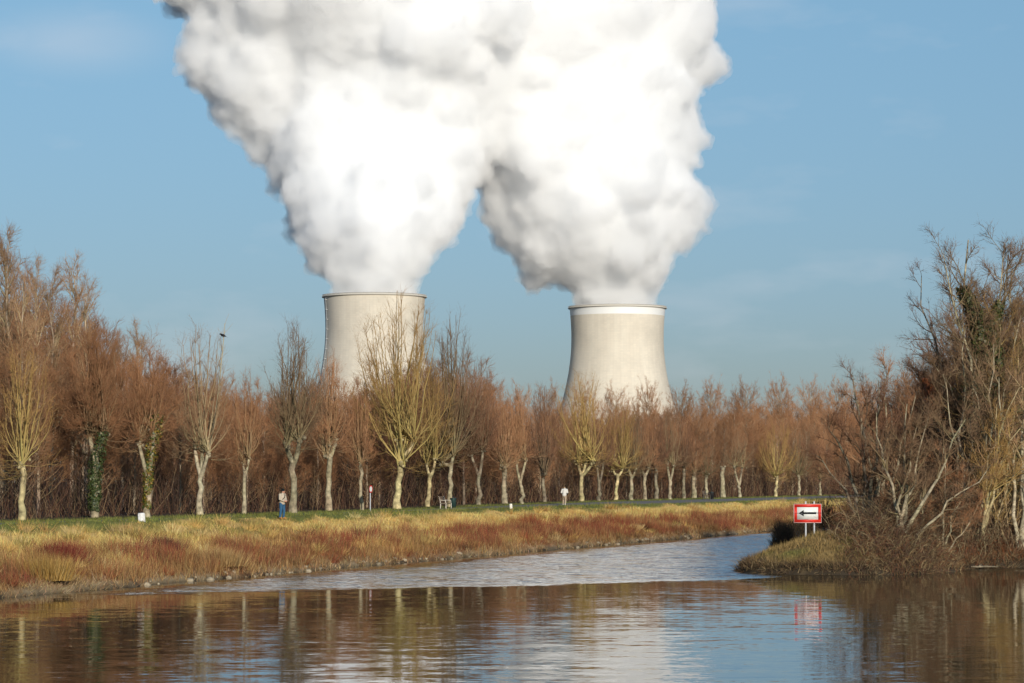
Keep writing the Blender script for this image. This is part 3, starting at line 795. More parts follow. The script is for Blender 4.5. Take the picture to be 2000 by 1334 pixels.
ivy_part(r_, [(0, 0, 0.5), (0, 0, 1.6), (0.05, 0, 2.6), (hp_[1][0], 0, hp_[1][2]), (hp_[1][0] + .1, 0, hp_[1][2] + 1.2)], [.24, .27, .3, .42, .5], 2600, rng, [(0.20, 0.14, 0.02), (0.12, 0.12, 0.02), (0.05, 0.075, 0.02), (0.16, 0.09, 0.025)])

# ---- the wood behind: six kinds of tree, each built once, copied into the wood
def wood_tree(kind, seed):
    """unit tree 10 m high"""
    rng = np.random.default_rng(seed)
    r = thing('wood_tree', None, 'tree')
    tone = {'poplar': 'pale', 'oval': 'rose', 'bush': 'red', 'dark': 'dark', 'grey': 'olive'}[kind]
    K = 9; z = np.linspace(0, 1, K)
    T_ = np.stack([0.10 * rng.normal(size=K) * z, 0.10 * rng.normal(size=K) * z, {'poplar': 10, 'oval': 8.0}.get(kind, 8.6) * z - 0.2 * (z == 0)], -1)[None]
    rad = (0.115 * (1 - z) ** 0.8 + 0.008)[None]
    if kind == 'poplar': rad = rad * 0.8
    m = MB(); m.tube(T_, rad, jit((0.34, 0.26, 0.18) if kind != 'dark' else (0.2, 0.15, 0.11), K, rng, 0.08)[None], 6)
    m.build('trunk', M_BARK, r, smooth=True)
    c = MB()
    if kind == 'poplar': n0, L, a0, t0, up = 46, lambda t, i: 2.6 * (1.08 - t) ** 0.7 + 0.2, 26, 0.22, 0.5
    elif kind == 'bush': n0, L, a0, t0, up = 50, lambda t, i: 3.0 * np.sqrt(np.clip(1 - t, 0, 1)) * (0.4 + 0.6 * sstep(0.1, 0.4, t)) + 0.35, 42, 0.12, 0.55
    else: n0, L, a0, t0, up = 60, lambda t, i: 2.1 * np.sqrt(np.clip(1.0 - t, 0, 1)) * (0.45 + 0.55 * sstep(0.1, 0.45, t)) + 0.35, 36, 0.14, 0.5
    if kind != 'poplar':
        ex, ez, cz_, qm = {'oval': (1.9, 3.8, 5.9, 0.7), 'bush': (2.5, 4.1, 5.7, 0.55), 'dark': (2.0, 4.0, 5.8, 0.5), 'grey': (2.6, 4.2, 5.6, 0.4)}[kind]
        N = 150 if kind == 'oval' else 100; th = rng.uniform(0, 2 * math.pi, N); el = np.arcsin(rng.uniform(-0.85, 1, N)); q = rng.uniform(qm, 1, N)
        tip = np.stack([ex * q * np.cos(el) ** 0.65 * np.cos(th), ex * q * np.cos(el) ** 0.65 * np.sin(th), cz_ + ez * q * np.sin(el)], -1)
        z0 = np.clip(tip[:, 2] - rng.uniform(0.8, 3.0, N), 1.0, 8.6)
        p0 = np.stack([np.interp(z0, T_[0, :, 2], T_[0, :, 0]), np.interp(z0, T_[0, :, 2], T_[0, :, 1]), z0], -1)
        ctl = np.concatenate([tip[:, :2] * 0.8, (z0 + 0.3 * (tip[:, 2] - z0))[:, None]], 1)
        P = bez(p0, ctl, tip, 6); R = 0.028 * np.linspace(1, 0.3, 6)[None] * rng.uniform(0.6, 1.2, (N, 1))
    else: P, R, t, idx = spawn(T_, rad, n0, t0, 0.99, L, a0, up, 6, 0.04, 0.010, rng, 0.06)
    Ln = np.linalg.norm(P[:, -1] - P[:, 0], axis=1)
    if kind == 'oval': twig_crown(c, P, R, tone, rng, 8, 6, 1, lambda t, i: 0.25 + Ln[i] * 0.2 * (1.2 - 0.8 * t), 0.30, 0.8, 34, 36)
    else: twig_crown(c, P, R, tone, rng, 8, 7, 2 if kind != 'poplar' else 0, lambda t, i: Ln[i] * 0.36 * (1.2 - 0.6 * t), 0.42, 0.8, 34, 36)
    c.build('crown', M_WOOD, r)
    return r
protos = [wood_tree(k, 300 + i) for i, k in enumerate(['poplar', 'poplar', 'oval', 'oval', 'bush', 'dark', 'bush', 'grey'])]
TOPX = [-80, 0, 60, 110, 160, 205, 240, 300, 350, 420, 480, 540, 620, 700, 800, 900, 950, 1000, 1050, 1130, 1200, 1260, 1330, 1390, 1450, 1520, 1600, 1680, 1760, 1900, 2100]
TOPY = [480, 485, 505, 505, 530, 600, 640, 670, 690, 730, 735, 745, 735, 725, 700, 690, 720, 748, 745, 752, 748, 744, 748, 738, 736, 730, 735, 740, 745, 730, 720]
rng = np.random.default_rng(77)
used = set(); n_wood = 0
ZONES = [(170, 'at the far left, behind the bare pole pollard'), (440, 'behind the two ivied pollards and the crow tree'), (630, 'behind the standing man'), (850, 'below the left cooling tower'), (1090, 'between the two cooling towers'), (1320, 'below the right cooling tower'), (1560, 'right of the right cooling tower'), (9999, 'behind the arrow board and willows')]
ROWS = [(19.0, 5.6), (23.5, 6.0), (29, 6.4), (37, 6.6), (50, 6.6), (64, 6.6)]
for ri, (s0, sp) in enumerate(ROWS):
    t = -40.0
    while t < 520:
        t += sp * rng.uniform(0.75, 1.3) * (1 + t / 900)
        s = s0 + rng.normal() * 1.0
        x, y = bank_xy(s, t); px = float(px_of(x, y))
        if px < -70 or px > 1790 or y < 60: continue
        if ri >= 4 and px > 620: continue
        if px > 1100 and ri in (2, 3) and rng.random() < 0.35: continue
        ty = np.interp(px, TOPX, TOPY) + rng.normal() * (14 if px < 950 else 7) + (46 if px > 950 else 0)
        hgt = (H + (HOR - ty) * y / F) - 2.7
        hgt *= (1.0, 0.98, 0.95, 0.97, 0.95, 0.8)[ri]
        if ri == 0: hgt *= rng.uniform(0.62, 0.85)
        if ri >= 4: pk = [4, 2, 6, 0][rng.integers(0, 4)]
        elif px < 280: pk = [0, 1, 0, 1, 4][rng.integers(0, 5)] if ri > 0 else [2, 4, 5][rng.integers(0, 3)]
        elif px < 950: pk = [4, 5, 2, 6, 4][rng.integers(0, 5)]
        else: pk = [2, 3, 2, 3, 4][rng.integers(0, 5)]
        src = protos[pk]
        o = src if pk not in used else copy_tree(src)
        used.add(pk)
        o.location = (float(x), float(y), float(bank_z(s, t)) - 0.1)
        o.rotation_euler = (0, 0, rng.uniform(0, 6.28))
        w_ = hgt / 10 * rng.uniform(0.85, 1.1)
        if pk in (2, 3): w_ *= 0.85
        o.scale = (w_, w_, hgt / 10)
        for lim, where in ZONES:
            if px < lim: break
        kind_ = {0: 'tall pale slender poplar', 1: 'tall pale slender poplar', 2: 'bare rounded reddish tree', 3: 'bare rounded reddish tree', 4: 'bushy bare reddish tree', 5: 'dark bare tree', 6: 'bushy bare reddish tree'}[pk]
        tag(o, kind_ + ' in the wood ' + where, 'tree', kind_ + 's in the wood ' + where)
        n_wood += 1
# the even line of rounded crowns that makes the skyline on the right
for i, (px, ty) in enumerate([(962, 726), (1014, 738), (1072, 733), (1140, 740), (1200, 737), (1264, 732), (1330, 737), (1391, 729), (1456, 728), (1520, 724), (1582, 726), (1640, 728), (1700, 726)]):
    o = copy_tree(protos[2 + i % 2]); b = bank_point(px, 31); o.location = b - Vector((0, 0, 0.1))
    hgt = (H + (HOR - ty) * b.y / F) - b.z; o.rotation_euler = (0, 0, i * 1.7); w_ = 37 * b.y / F / 1.95; o.scale = (w_, w_, hgt / 9.95)
    where = ['left of the gap between the towers', 'left of centre between the towers', 'right of centre between the towers', 'at the left foot of the right tower', 'below the left half of the right tower', 'below the right half of the right tower', 'first right of the right tower', 'second right of the right tower', 'third right of the right tower', 'fourth right of the right tower', 'fifth right of the right tower', 'left of the tall willows', 'behind the tall willows'][i]
    tag(o, 'rounded russet crown on the wood skyline, ' + where, 'tree', 'rounded crowns on the skyline of the wood')
for i, p_ in enumerate(protos):
    if i not in used and i != 7:
        for c_ in list(p_.children): bpy.data.objects.remove(c_)
        bpy.data.objects.remove(p_)
print('wood trees', n_wood)

# ---- undergrowth of the wood
def stems(n, sfun, tfun, hfun, col, seed, wmul=1.0, lean=0.25, twigs=3):
    rng = np.random.default_rng(seed)
    s = sfun(rng, n); t = tfun(rng, n); x, y = bank_xy(s, t); z = bank_z(s, t) - 0.05
    px = px_of(x, y); ok = (px > -40) & (px < 1760) & (y > 60)
    s, t, x, y, z = s[ok], t[ok], x[ok], y[ok], z[ok]; n = len(x)
    h = hfun(rng, x, y, s)
    P0 = np.stack([x, y, z], -1)
    d = np.stack([lean * rng.normal(size=n), lean * rng.normal(size=n), np.ones(n)], -1)
    P2 = P0 + d * h[:, None]; P1 = P0 * 0.5 + P2 * 0.5 + 0.12 * rng.normal(size=(n, 3)) * h[:, None]
    w_ = (0.006 + 0.00004 * y) * wmul
    m = MB()
    P = np.stack([P0, P1, P2], 1); R = w_[:, None] * np.array([1.2, 0.9, 0.3])
    c0 = np.array(col)[rng.integers(0, len(col), n)] * rng.uniform(0.7, 1.3, (n, 1))
    m.tube(P, R, c0, 3)
    for _ in range(twigs):
        f = rng.uniform(0.3, 0.95, n)[:, None]
        q0 = np.where(f < 0.5, P0 + (P1 - P0) * f * 2, P1 + (P2 - P1) * (f * 2 - 1))
        q1 = q0 + nrm(d + 0.8 * rng.normal(size=(n, 3))) * (h * rng.uniform(0.15, 0.4, n))[:, None]
        m.cone(q0, q1, w_ * 0.8, c0)
    return m
dt = lambda r, n: -20 + 480 * r.random(n) ** 1.25
m = stems(19000, lambda r, n: 16.4 + 18 * r.random(n) ** 1.5, dt, lambda r, x, y, s: (0.6 + 3.4 * r.random(len(x)) ** 1.3) * (0.55 + 0.9 * fbm(x / 5, y / 5, 71)), [(0.07, 0.04, 0.028), (0.12, 0.06, 0.036), (0.055, 0.035, 0.028), (0.20, 0.135, 0.075)], 11)
o = m.build('undergrowth', M_WOOD); tag(o, 'brown thicket of bare stems filling the wood between the trunks', 'undergrowth', kind='stuff')

m = stems(9000, lambda r, n: 45 + 70 * r.random(n), lambda r, n: -60 + 560 * r.random(n), lambda r, x, y, s: 2.5 + 5.5 * r.random(len(x)), [(0.14, 0.08, 0.055), (0.18, 0.105, 0.07), (0.11, 0.07, 0.052)], 12, 2.4, 0.15, 5)
o = m.build('far_wood', M_WOOD); tag(o, 'far depth of the wood, a brown haze of bare stems', 'far wood', kind='stuff')

# ------------------------------------------------------------------ grass and brush of the bank
def bank_blades(n, smin, smax, hfun, wid, seed, tint=None, lean=0.5, keep=None, pw=1.4):
    rng = np.random.default_rng(seed)
    t = -22 + 420 * rng.random(n) ** pw; s = rng.uniform(smin, smax, n)
    x, y = bank_xy(s, t); px = px_of(x, y)
    ok = (px > -30) & (px < 1650) & (y > 90)
    if keep is not None: ok &= keep(rng, s, t, x, y)
    s, t = s[ok], t[ok]; s = s + bank_wob(t) * (1 - sstep(3, 8, s)); x, y = bank_xy(s, t); n = len(x)
    z = np.maximum(bank_z(s, t) - 0.03, 0.0)
    P0 = np.stack([x, y, z], -1)
    h = hfun(rng, s, t, x, y)
    aa = 9.0 * fbm(x / 1.6, y / 2.4, seed + 200); kk_ = 0.75 * lean
    d = np.stack([rng.normal(size=n) * lean + kk_ * np.cos(aa), rng.normal(size=n) * lean + kk_ * np.sin(aa), np.ones(n)], -1)
    P1 = P0 + nrm(d) * h[:, None]
    an = rng.uniform(0, math.pi, n)
    wv = np.stack([np.cos(an), np.sin(an), 0 * an], -1) * (wid * (0.5 + y / 320))[:, None]
    c = bank_colour(s, t, 0.14 * rng.normal(size=n)) if tint is None else np.array(tint)[rng.integers(0, len(tint), n)]
    c = c * rng.uniform(0.75, 1.35, (n, 1)) * (1 + 0.06 * rng.normal(size=(n, 3)))
    m = MB(); m.blade(P0, P1, wv, np.clip(c, 0.01, 0.6)); return m
o = bank_blades(150000, 0.3, 8.6, lambda r, s, t, x, y: (0.18 + 0.42 * r.random(len(s))) * (0.4 + 1.2 * fbm(x / 1.2, y / 2, 81)) * (1 - 0.6 * sstep(5.8, 7.8, s)), 0.02, 21, lean=0.7).build('bank_grass', M_GRASS)
tag(o, 'dry straw coloured grass covering the slope of the left bank', 'grass', kind='stuff')
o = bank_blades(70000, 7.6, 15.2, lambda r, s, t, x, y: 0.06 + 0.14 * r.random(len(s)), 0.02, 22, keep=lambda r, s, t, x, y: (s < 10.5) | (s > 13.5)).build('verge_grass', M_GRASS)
tag(o, 'short green grass along the top of the bank and path edge', 'grass', kind='stuff')
o = bank_blades(16000, 9.4, 10.6, lambda r, s, t, x, y: 0.2 + 0.2 * r.random(len(s)), 0.02, 23, keep=lambda r, s, t, x, y: t < 150).build('verge_grass', M_GRASS)
tag(o, 'longer green grass on the crest in front of the path', 'grass', kind='stuff')
# tussocks: fans of old grass with their own shadows
def clumps(n, smin, smax, nb, hh, rad, cols, seed, nm, lab):
    rng = np.random.default_rng(seed)
    t = -22 + 330 * rng.random(n) ** 1.3; s = rng.uniform(smin, smax, n); x, y = bank_xy(s, t); px = px_of(x, y)
    ok = (px > -30) & (px < 1600) & (fbm(x / 3, y / 4, seed) > 0.42); s, t, x, y = s[ok], t[ok], x[ok], y[ok]; n = len(x)
    z = bank_z(s, t); h = hh * rng.uniform(0.5, 1.3, n); c = np.array(cols)[rng.integers(0, len(cols), n)] * rng.uniform(0.75, 1.3, (n, 1))
    i = np.repeat(np.arange(n), nb); N = len(i); o2 = rng.normal(size=(N, 2)) * rad * 0.35
    P0 = np.stack([x[i] + o2[:, 0], y[i] + o2[:, 1], z[i] - 0.05], -1)
    d = nrm(np.stack([o2[:, 0] / rad * 1.6 + 0.2 * rng.normal(size=N) + 0.15, o2[:, 1] / rad * 1.6 + 0.2 * rng.normal(size=N) - 0.2, np.ones(N)], -1))
    P1 = P0 + d * (h[i] * rng.uniform(0.5, 1.1, N))[:, None]; P1[:, 2] -= 0.15 * h[i] * rng.random(N)
    an = rng.uniform(0, math.pi, N); wv = np.stack([np.cos(an), np.sin(an), 0 * an], -1) * (0.012 * (0.5 + y[i] / 260))[:, None]
    m = MB(); m.blade(P0, P1, wv, np.clip(c[i] * rng.uniform(0.8, 1.25, (N, 1)), 0, 0.7)); tag(m.build(nm, M_GRASS), lab, 'grass', kind='stuff')
clumps(700, 1.0, 8.0, 90, 0.75, 0.5, [(0.60, 0.41, 0.15), (0.53, 0.33, 0.11), (0.60, 0.43, 0.20), (0.40, 0.24, 0.09), (0.30, 0.25, 0.08)], 301, 'grass_clumps', 'fans of old straw grass scattered over the left bank')
clumps(420, 0.5, 4.6, 90, 0.95, 0.6, [(0.20, 0.11, 0.05), (0.13, 0.065, 0.035), (0.30, 0.16, 0.06), (0.24, 0.075, 0.035)], 302, 'brush_clumps', 'brown and russet clumps of dead stems low on the left bank')
# rust and wine-red brush low on the slope
def brush(n, seed, smin, smax, thr, cols, hh, lab, noise_seed, wid=0.010):
    def keep(r, s, t, x, y):
        return fbm(t / 7.0, s / 3.0, noise_seed) + 0.10 * r.random(len(s)) > thr
    m = bank_blades(n, smin, smax, lambda r, s, t, x, y: hh * (0.35 + 0.8 * r.random(len(s))) * (0.6 + 0.8 * fbm(x / 2.5, y / 4, 91)), wid, seed, cols, 0.28, keep)
    o = m.build('bank_brush', M_GRASS); tag(o, lab, 'brush', kind='stuff')
brush(90000, 31, 0.5, 4.0, 0.585, [(0.24, 0.062, 0.035), (0.20, 0.05, 0.032), (0.27, 0.10, 0.05), (0.13, 0.045, 0.03)], 1.0, 'wine red brush of bare stems low on the left bank', 93)
brush(90000, 32, 0.0, 4.2, 0.50, [(0.33, 0.19, 0.075), (0.27, 0.13, 0.05), (0.40, 0.26, 0.11), (0.16, 0.085, 0.042)], 0.8, 'tawny brown brush of dead stems low on the left bank', 97)
# pale matted reeds and stones right on the water line
def keep_all(r, s, t, x, y): return fbm(t / 4.0, t * 0, 95) + 0.3 * r.random(len(s)) > 0.45
o = bank_blades(36000, -0.12, 0.9, lambda r, s, t, x, y: 0.15 + 0.3 * r.random(len(s)), 0.016, 33, [(0.40, 0.29, 0.16), (0.33, 0.22, 0.11), (0.25, 0.15, 0.075)], 0.9, keep_all).build('reed_litter', M_GRASS)
tag(o, 'pale matted dead reeds hanging over the water edge', 'dead reeds', kind='stuff')
rng = np.random.default_rng(41); m = MB()
for t in np.arange(-22, 250, 0.42):
    t = t + rng.normal() * 0.2
    if fbm(t / 6.0, 0, 99) < 0.56 or rng.random() < 0.3: continue
    s = rng.uniform(-0.15, 0.5) + bank_wob(t); x, y = bank_xy(s, t); px = px_of(x, y)
    if px < -30 or px > 1600: continue
    r0 = 0.04 + 0.14 * rng.random() ** 2.5
    m.ball((float(x), float(y), max(0.02, float(bank_z(s, t)) * 0.8)), (r0 * 1.3, r0 * 1.2, r0 * 0.8), np.array([0.36, 0.30, 0.21]) * rng.uniform(0.6, 1.15), 7, 4, 0.12, rng)
tag(m.build('bank_stones', M_STONE), 'pale stones and clay lumps along the waterline of the left bank', 'stones', kind='stuff')

def tussock(name, label, px, s, n, h, cols, cat, seed, rad=0.35, lean=0.45, wid=0.012):
    rng = np.random.default_rng(seed); b = bank_point(px, s)
    r = rng.normal(size=(n, 2)) * rad * 0.5
    P0 = np.concatenate([r, np.zeros((n, 1)) - 0.05], 1)
    d = nrm(np.stack([r[:, 0] / rad * lean + 0.15 * rng.normal(size=n), r[:, 1] / rad * lean + 0.15 * rng.normal(size=n), np.ones(n)], -1))
    P1 = P0 + d * (h * rng.uniform(0.5, 1.1, n))[:, None]; P1[:, 2] -= 0.1 * h * rng.random(n)
    an = rng.uniform(0, math.pi, n); wv = np.stack([np.cos(an), np.sin(an), 0 * an], -1) * wid
    m = MB(); m.blade(P0, P1, wv, np.array(cols)[rng.integers(0, len(cols), n)] * rng.uniform(0.75, 1.25, (n, 1)))
    o = m.build(name, M_GRASS, loc=b); tag(o, label, cat); return o
tussock('grass_tussock', 'golden grass tussock overhanging the water near the left edge of the photo', 95, 0.8, 1500, 1.25, [(0.36, 0.22, 0.06), (0.30, 0.17, 0.045), (0.40, 0.27, 0.1)], 'grass tussock', 1, 0.9)
tussock('grass_tussock', 'straw coloured fan of grass spilling to the water below the standing man', 430, 1.0, 1400, 1.1, [(0.40, 0.27, 0.12), (0.33, 0.20, 0.08)], 'grass tussock', 2, 1.0)
tussock('dogwood_shrub', 'dark maroon shrub on the slope left of the standing man', 320, 3.6, 1200, 1.05, [(0.09, 0.035, 0.028), (0.12, 0.05, 0.035)], 'shrub', 3, 0.8, 0.5, 0.01)
tussock('dogwood_shrub', 'bright wine red shrub on the slope right of the golden tussock', 120, 2.6, 1300, 1.2, [(0.22, 0.05, 0.03), (0.17, 0.04, 0.03)], 'shrub', 4, 0.9, 0.5, 0.01)
tussock('dogwood_shrub', 'orange red shrub on the bank below the walker', 1030, 4.5, 900, 1.2, [(0.32, 0.10, 0.04), (0.24, 0.08, 0.04)], 'shrub', 6, 0.9, 0.5, 0.014)

# ------------------------------------------------------------------ the wooded point: brush, willows, tall ivy trees
rng = np.random.default_rng(61)
def point_scatter(n, x0, x1, y0, y1, dmin, seed):
    rng = np.random.default_rng(seed)
    x = rng.uniform(x0, x1, n); y = rng.uniform(y0, y1, n); d = poly_sd(x, y); ok = d > dmin
    return rng, x[ok], y[ok], d[ok]
# grass of the tip
rng, x, y, d = point_scatter(30000, 11, 21, 142, 158, 0.1, 62)
n = len(x); P0 = np.stack([x, y, point_z(x, y) - 0.02], -1)
P1 = P0 + nrm(np.stack([rng.normal(size=n) * .5 + .2, rng.normal(size=n) * .5, np.ones(n)], -1)) * (rng.uniform(0.08, 0.42, n) * (0.3 + 1.4 * fbm(x / .7, y / .9, 64)))[:, None]
an = rng.uniform(0, math.pi, n); m = MB()
m.blade(P0, P1, np.stack([np.cos(an), np.sin(an), 0 * an], -1) * 0.016, np.clip(point_colour(x, y) * rng.uniform(0.7, 1.6, (n, 1)), 0, 0.5))
tag(m.build('point_grass', M_GRASS), 'rough yellow green grass on the tip of the river point', 'grass', kind='stuff')
# dead stems and roots drooping over the edge into the water
rng, x, y, d = point_scatter(140000, 11, 36, 141, 160, -0.05, 65)
ok = d < 0.75; x, y, d = x[ok][:16000], y[ok][:16000], d[ok][:16000]; n = len(x)
P0 = np.stack([x, y, np.maximum(point_z(x, y), 0.02)], -1)
P1 = P0 + np.stack([rng.normal(size=n) * .3, -0.12 + rng.normal(size=n) * .2, rng.uniform(-0.15, 0.5, n)], -1); P1[:, 2] = np.maximum(P1[:, 2], 0.01)
an = rng.uniform(0, math.pi, n); m = MB()
m.blade(P0, P1, np.stack([np.cos(an), np.sin(an), 0.6 * np.sin(3 * an)], -1) * 0.014, np.array([(0.16, 0.10, 0.05), (0.10, 0.06, 0.035), (0.26, 0.19, 0.10), (0.07, 0.045, 0.03)])[rng.integers(0, 4, n)] * rng.uniform(0.7, 1.3, (n, 1)))
tag(m.build('edge_litter', M_GRASS), 'dead stems drooping over the water edge of the river point', 'dead stems', kind='stuff')
# arching bramble and fallen branches
def bramble(n, x0, x1, y0, y1, dmin, hmax, cols, seed, name, label, wid=0.011, arch=0.9):
    rng, x, y, d = point_scatter(n, x0, x1, y0, y1, dmin, seed)
    cl = sstep(16.3, 19.6, x + 0.12 * (149 - y) + 1.6 * (fbm(x, y, 69) - 0.5)) if y0 < 160 else np.ones(len(x))   # open grass round the sign
    ok = (rng.random(len(x)) < 0.02 + cl) & ~((np.hypot(x - 15.6, y - 150) < 1.3)); x, y, d, cl = x[ok], y[ok], d[ok], cl[ok]
    n = len(x); z = point_z(x, y) - 0.05
    h = hmax * (0.25 + 0.75 * rng.random(n)) * np.clip(0.35 + d / 3.5, 0.35, 1) * (0.25 + 0.75 * cl) * (0.5 + 0.9 * fbm(x / 2.5, y / 2.5, 66))
    P0 = np.stack([x, y, z], -1); a = rng.uniform(0, 6.28, n)
    out = np.stack([np.cos(a), np.sin(a) * 0.8 - 0.25, 0 * a], -1)
    P1 = P0 + out * (h * 0.25)[:, None] + np.array([0, 0, 1.0]) * h[:, None]
    P2 = P0 + out * (h * arch)[:, None] + np.array([0, 0, 1.0]) * (h * rng.uniform(0.35, 1.15, n))[:, None]
    P2[:, 2] = np.maximum(P2[:, 2], 0.05)
    P = bez(P0, P1, P2, 4); c = np.array(cols)[rng.integers(0, len(cols), n)] * rng.uniform(0.7, 1.35, (n, 1))
    m = MB(); R = np.full((n, 4), wid) * np.array([1.3, 1, .8, .4]); m.tube(P, R, c, 3)
    B, RB, t, idx = spawn(P, R, 3, 0.2, 1, h.mean() * 0.3, 45, 0.1, 2, wid * .8, wid * .3, rng)
    m.cone(B[:, 0], B[:, 1], RB[:, 0], c[idx])
    o = m.build(name, M_WOOD); tag(o, label, 'brush', kind='stuff')
bramble(9000, 15.5, 24, 142.3, 152, -0.1, 1.5, [(0.17, 0.075, 0.04), (0.22, 0.145, 0.07), (0.10, 0.055, 0.038), (0.28, 0.21, 0.11), (0.12, 0.09, 0.055), (0.09, 0.05, 0.035)], 63, 'bramble', 'low rust brown bramble on the front of the river point')
bramble(12000, 16, 40, 146, 172, 0.5, 3.2, [(0.19, 0.13, 0.07), (0.13, 0.08, 0.045), (0.15, 0.07, 0.04), (0.30, 0.23, 0.13), (0.10, 0.07, 0.045), (0.08, 0.05, 0.035)], 64, 'thicket', 'tall tangled thicket of bare stems under the willows', 0.012)
bramble(12000, 18, 95, 165, 260, 1.0, 4.5, [(0.17, 0.09, 0.06), (0.14, 0.07, 0.05), (0.20, 0.13, 0.08)], 67, 'thicket', 'brown thicket further back on the river point behind the willows', 0.02, 0.5)
bramble(3500, 22, 34, 147, 158, 0.1, 1.0, [(0.22, 0.085, 0.035), (0.18, 0.07, 0.035)], 68, 'bramble', 'orange brown dead fern and bramble under the tall trees at the right edge')

def multi_tree(name, label, loc, stems_, tone, seed, twig=(9, 6, 2), group=None, rad=1.0, curl=0.12, l2=0.6, cat='tree', l1f=0.3, nb=13):
    """stems_: list of (control offset, tip offset, base radius); offsets in metres from the base"""
    rng = np.random.default_rng(seed)
    r = thing(name, label, cat, loc, group=group)
    m = MB(); c = MB(); Ps, Rs = [], []
    for ctl, tip, br in stems_:
        p0 = np.array([[rng.normal() * 0.12, rng.normal() * 0.12, -0.3]])
        P = bez(p0, np.array([ctl], float), np.array([tip], float), 9)
        P[:, 2:] += rng.normal(size=P[:, 2:].shape) * curl
        Rr = (br * np.linspace(1, 0.10, 9) + 0.008)[None]
        m.tube(P, Rr, jit(BARKC[tone], 9, rng, 0.1)[None], 7); Ps.append(P[0]); Rs.append(Rr[0])
    m.build('trunk', M_BARK, r, smooth=True)
    P = np.array(Ps); R = np.array(Rs); Ln = np.linalg.norm(P[:, -1] - P[:, 0], axis=1)
    A, RA, t, idx = spawn(P, R, nb, 0.25, 1.0, lambda t, i: Ln[i] * l1f * (1.25 - 0.8 * t), 38, 0.45, 6, 0.05, 0.012, rng, 0.16)
    LA = np.linalg.norm(A[:, -1] - A[:, 0], axis=1)
    twig_crown(c, A, RA, tone, rng, twig[0], twig[1], twig[2], lambda t, i: LA[i] * 0.4 * (1.2 - 0.6 * t), l2, rad, 38, 42)
    c.build('crown', M_TWIG, r)
    return r, P, R
def pt(px, Y):
    q = at(px, HOR, Y); q.z = float(point_z(q.x, q.y)); return q
multi_tree('willow_tree', 'grey many-stemmed willow behind the arrow board', pt(1688, 153), [((-.6, 0, 3), (-2.0, .5, 6.6), .14), ((.2, .3, 4), (-.6, .8, 8.6), .15), ((.6, 0, 4), (.9, -.4, 8.3), .13), ((-.3, -.4, 2.4), (-3.0, -1, 4.4), .11), ((.8, .3, 3), (1.9, .8, 6.8), .11), ((0, .3, 4), (.2, .6, 7.6), .1)], 'dark', 201, (9, 7, 0), 'willows on the river point')
multi_tree('willow_tree', 'pale willow with long arms spreading right, in the middle of the river point', pt(1755, 149.5), [((.2, 0, 3), (.4, .3, 7.2), .13), ((1.2, 0, 2.0), (3.6, .4, 6.4), .14), ((1.8, -.3, 1.4), (4.8, -.6, 4.0), .10), ((-.3, .3, 3), (-1.1, .5, 6.8), .12), ((.7, .2, 3), (1.8, .4, 7.0), .12), ((.3, -.2, 3), (1.0, -.5, 6.6), .1)], 'olive', 202, (9, 7, 0), 'willows on the river point')
multi_tree('willow_tree', 'twiggy brown willow between the arrow board and the pale willow, standing further back', pt(1722, 163), [((-.4, 0, 4), (-1.5, 0, 8.2), .12), ((.3, 0, 5), (.5, .3, 9.4), .13), ((.9, 0, 4), (2.0, 0, 8), .12)], 'red', 203, (8, 6, 0), 'willows on the river point')
multi_tree('willow_tree', 'russet bushy willow in front of the leaning trunk', pt(1835, 151), [((-.5, 0, 1.8), (-1.6, 0, 4.6), .06), ((.2, 0, 2), (.2, 0, 5.6), .07), ((.7, 0, 2), (1.6, .2, 4.6), .06), ((1.2, -.3, 1.2), (2.2, -.4, 3), .05), ((-1, -.3, 1.2), (-2.6, -.5, 2.8), .05)], 'red', 204, (9, 6, 0), 'willows on the river point')
multi_tree('leaning_tree', 'tree with a smooth pale trunk leaning right at the right end of the point', pt(1908, 156.5), [((0.05, 0, 2.2), (2.0, .4, 6.2), .21), ((.3, .1, 3), (2.4, .6, 8.8), .15), ((.6, .1, 3.5), (3.0, 0, 7.4), .1), ((.4, 0, 3.3), (1.2, 0, 7.6), .1)], 'yellow', 205, (8, 6, 0))
multi_tree('white_barked_tree', 'white-barked tree at the right edge of the photo', pt(1992, 157), [((.1, 0, 4), (.5, .3, 11), .18), ((.2, 0, 4), (1.5, .3, 9), .12), ((-.2, 0, 4), (-1.0, .2, 9.5), .12)], 'pale', 206, (8, 6, 0))
# tall ivy-clad trees
IVY = [(0.03, 0.045, 0.013), (0.05, 0.06, 0.018), (0.085, 0.085, 0.022), (0.10, 0.08, 0.03)]
r_, P_, R_ = multi_tree('ivy_clad_tree', 'tallest tree on the right, its trunk and limbs black with ivy', pt(1915, 162), [((.2, 0, 7), (-.4, .4, 16.2), .26), ((.3, 0, 8), (-2.1, -.6, 15.2), .17), ((.5, 0, 7), (1.8, .5, 15.6), .2), ((.3, .3, 5), (-2.2, .8, 9.5), .13), ((.5, 0, 6), (2.6, 0, 12.0), .15)], 'olive', 207, (9, 7, 0), curl=0.25, l2=0.6, l1f=0.24, nb=36, rad=1.3)
ivy_part(r_, P_[0][1:8], [.5, .9, 1.1, 1.1, .9, .6, .4], 9000, np.random.default_rng(1), IVY, 0.10)
ivy_part(r_, P_[2][3:8], [.45, .6, .6, .45, .3], 3200, np.random.default_rng(2), IVY, 0.10)
r_, P_, R_ = multi_tree('ivy_clad_tree', 'second ivy-clad tree, behind the white-barked one at the right edge', pt(1975, 163.5), [((0, 0, 7), (.3, 0, 15.0), .24), ((.3, 0, 7), (2.2, .4, 12.8), .16), ((-.3, 0, 6), (-1.3, .4, 12.8), .16)], 'olive', 208, (9, 7, 0), curl=0.22, l1f=0.22, l2=0.55, nb=30, rad=1.3)
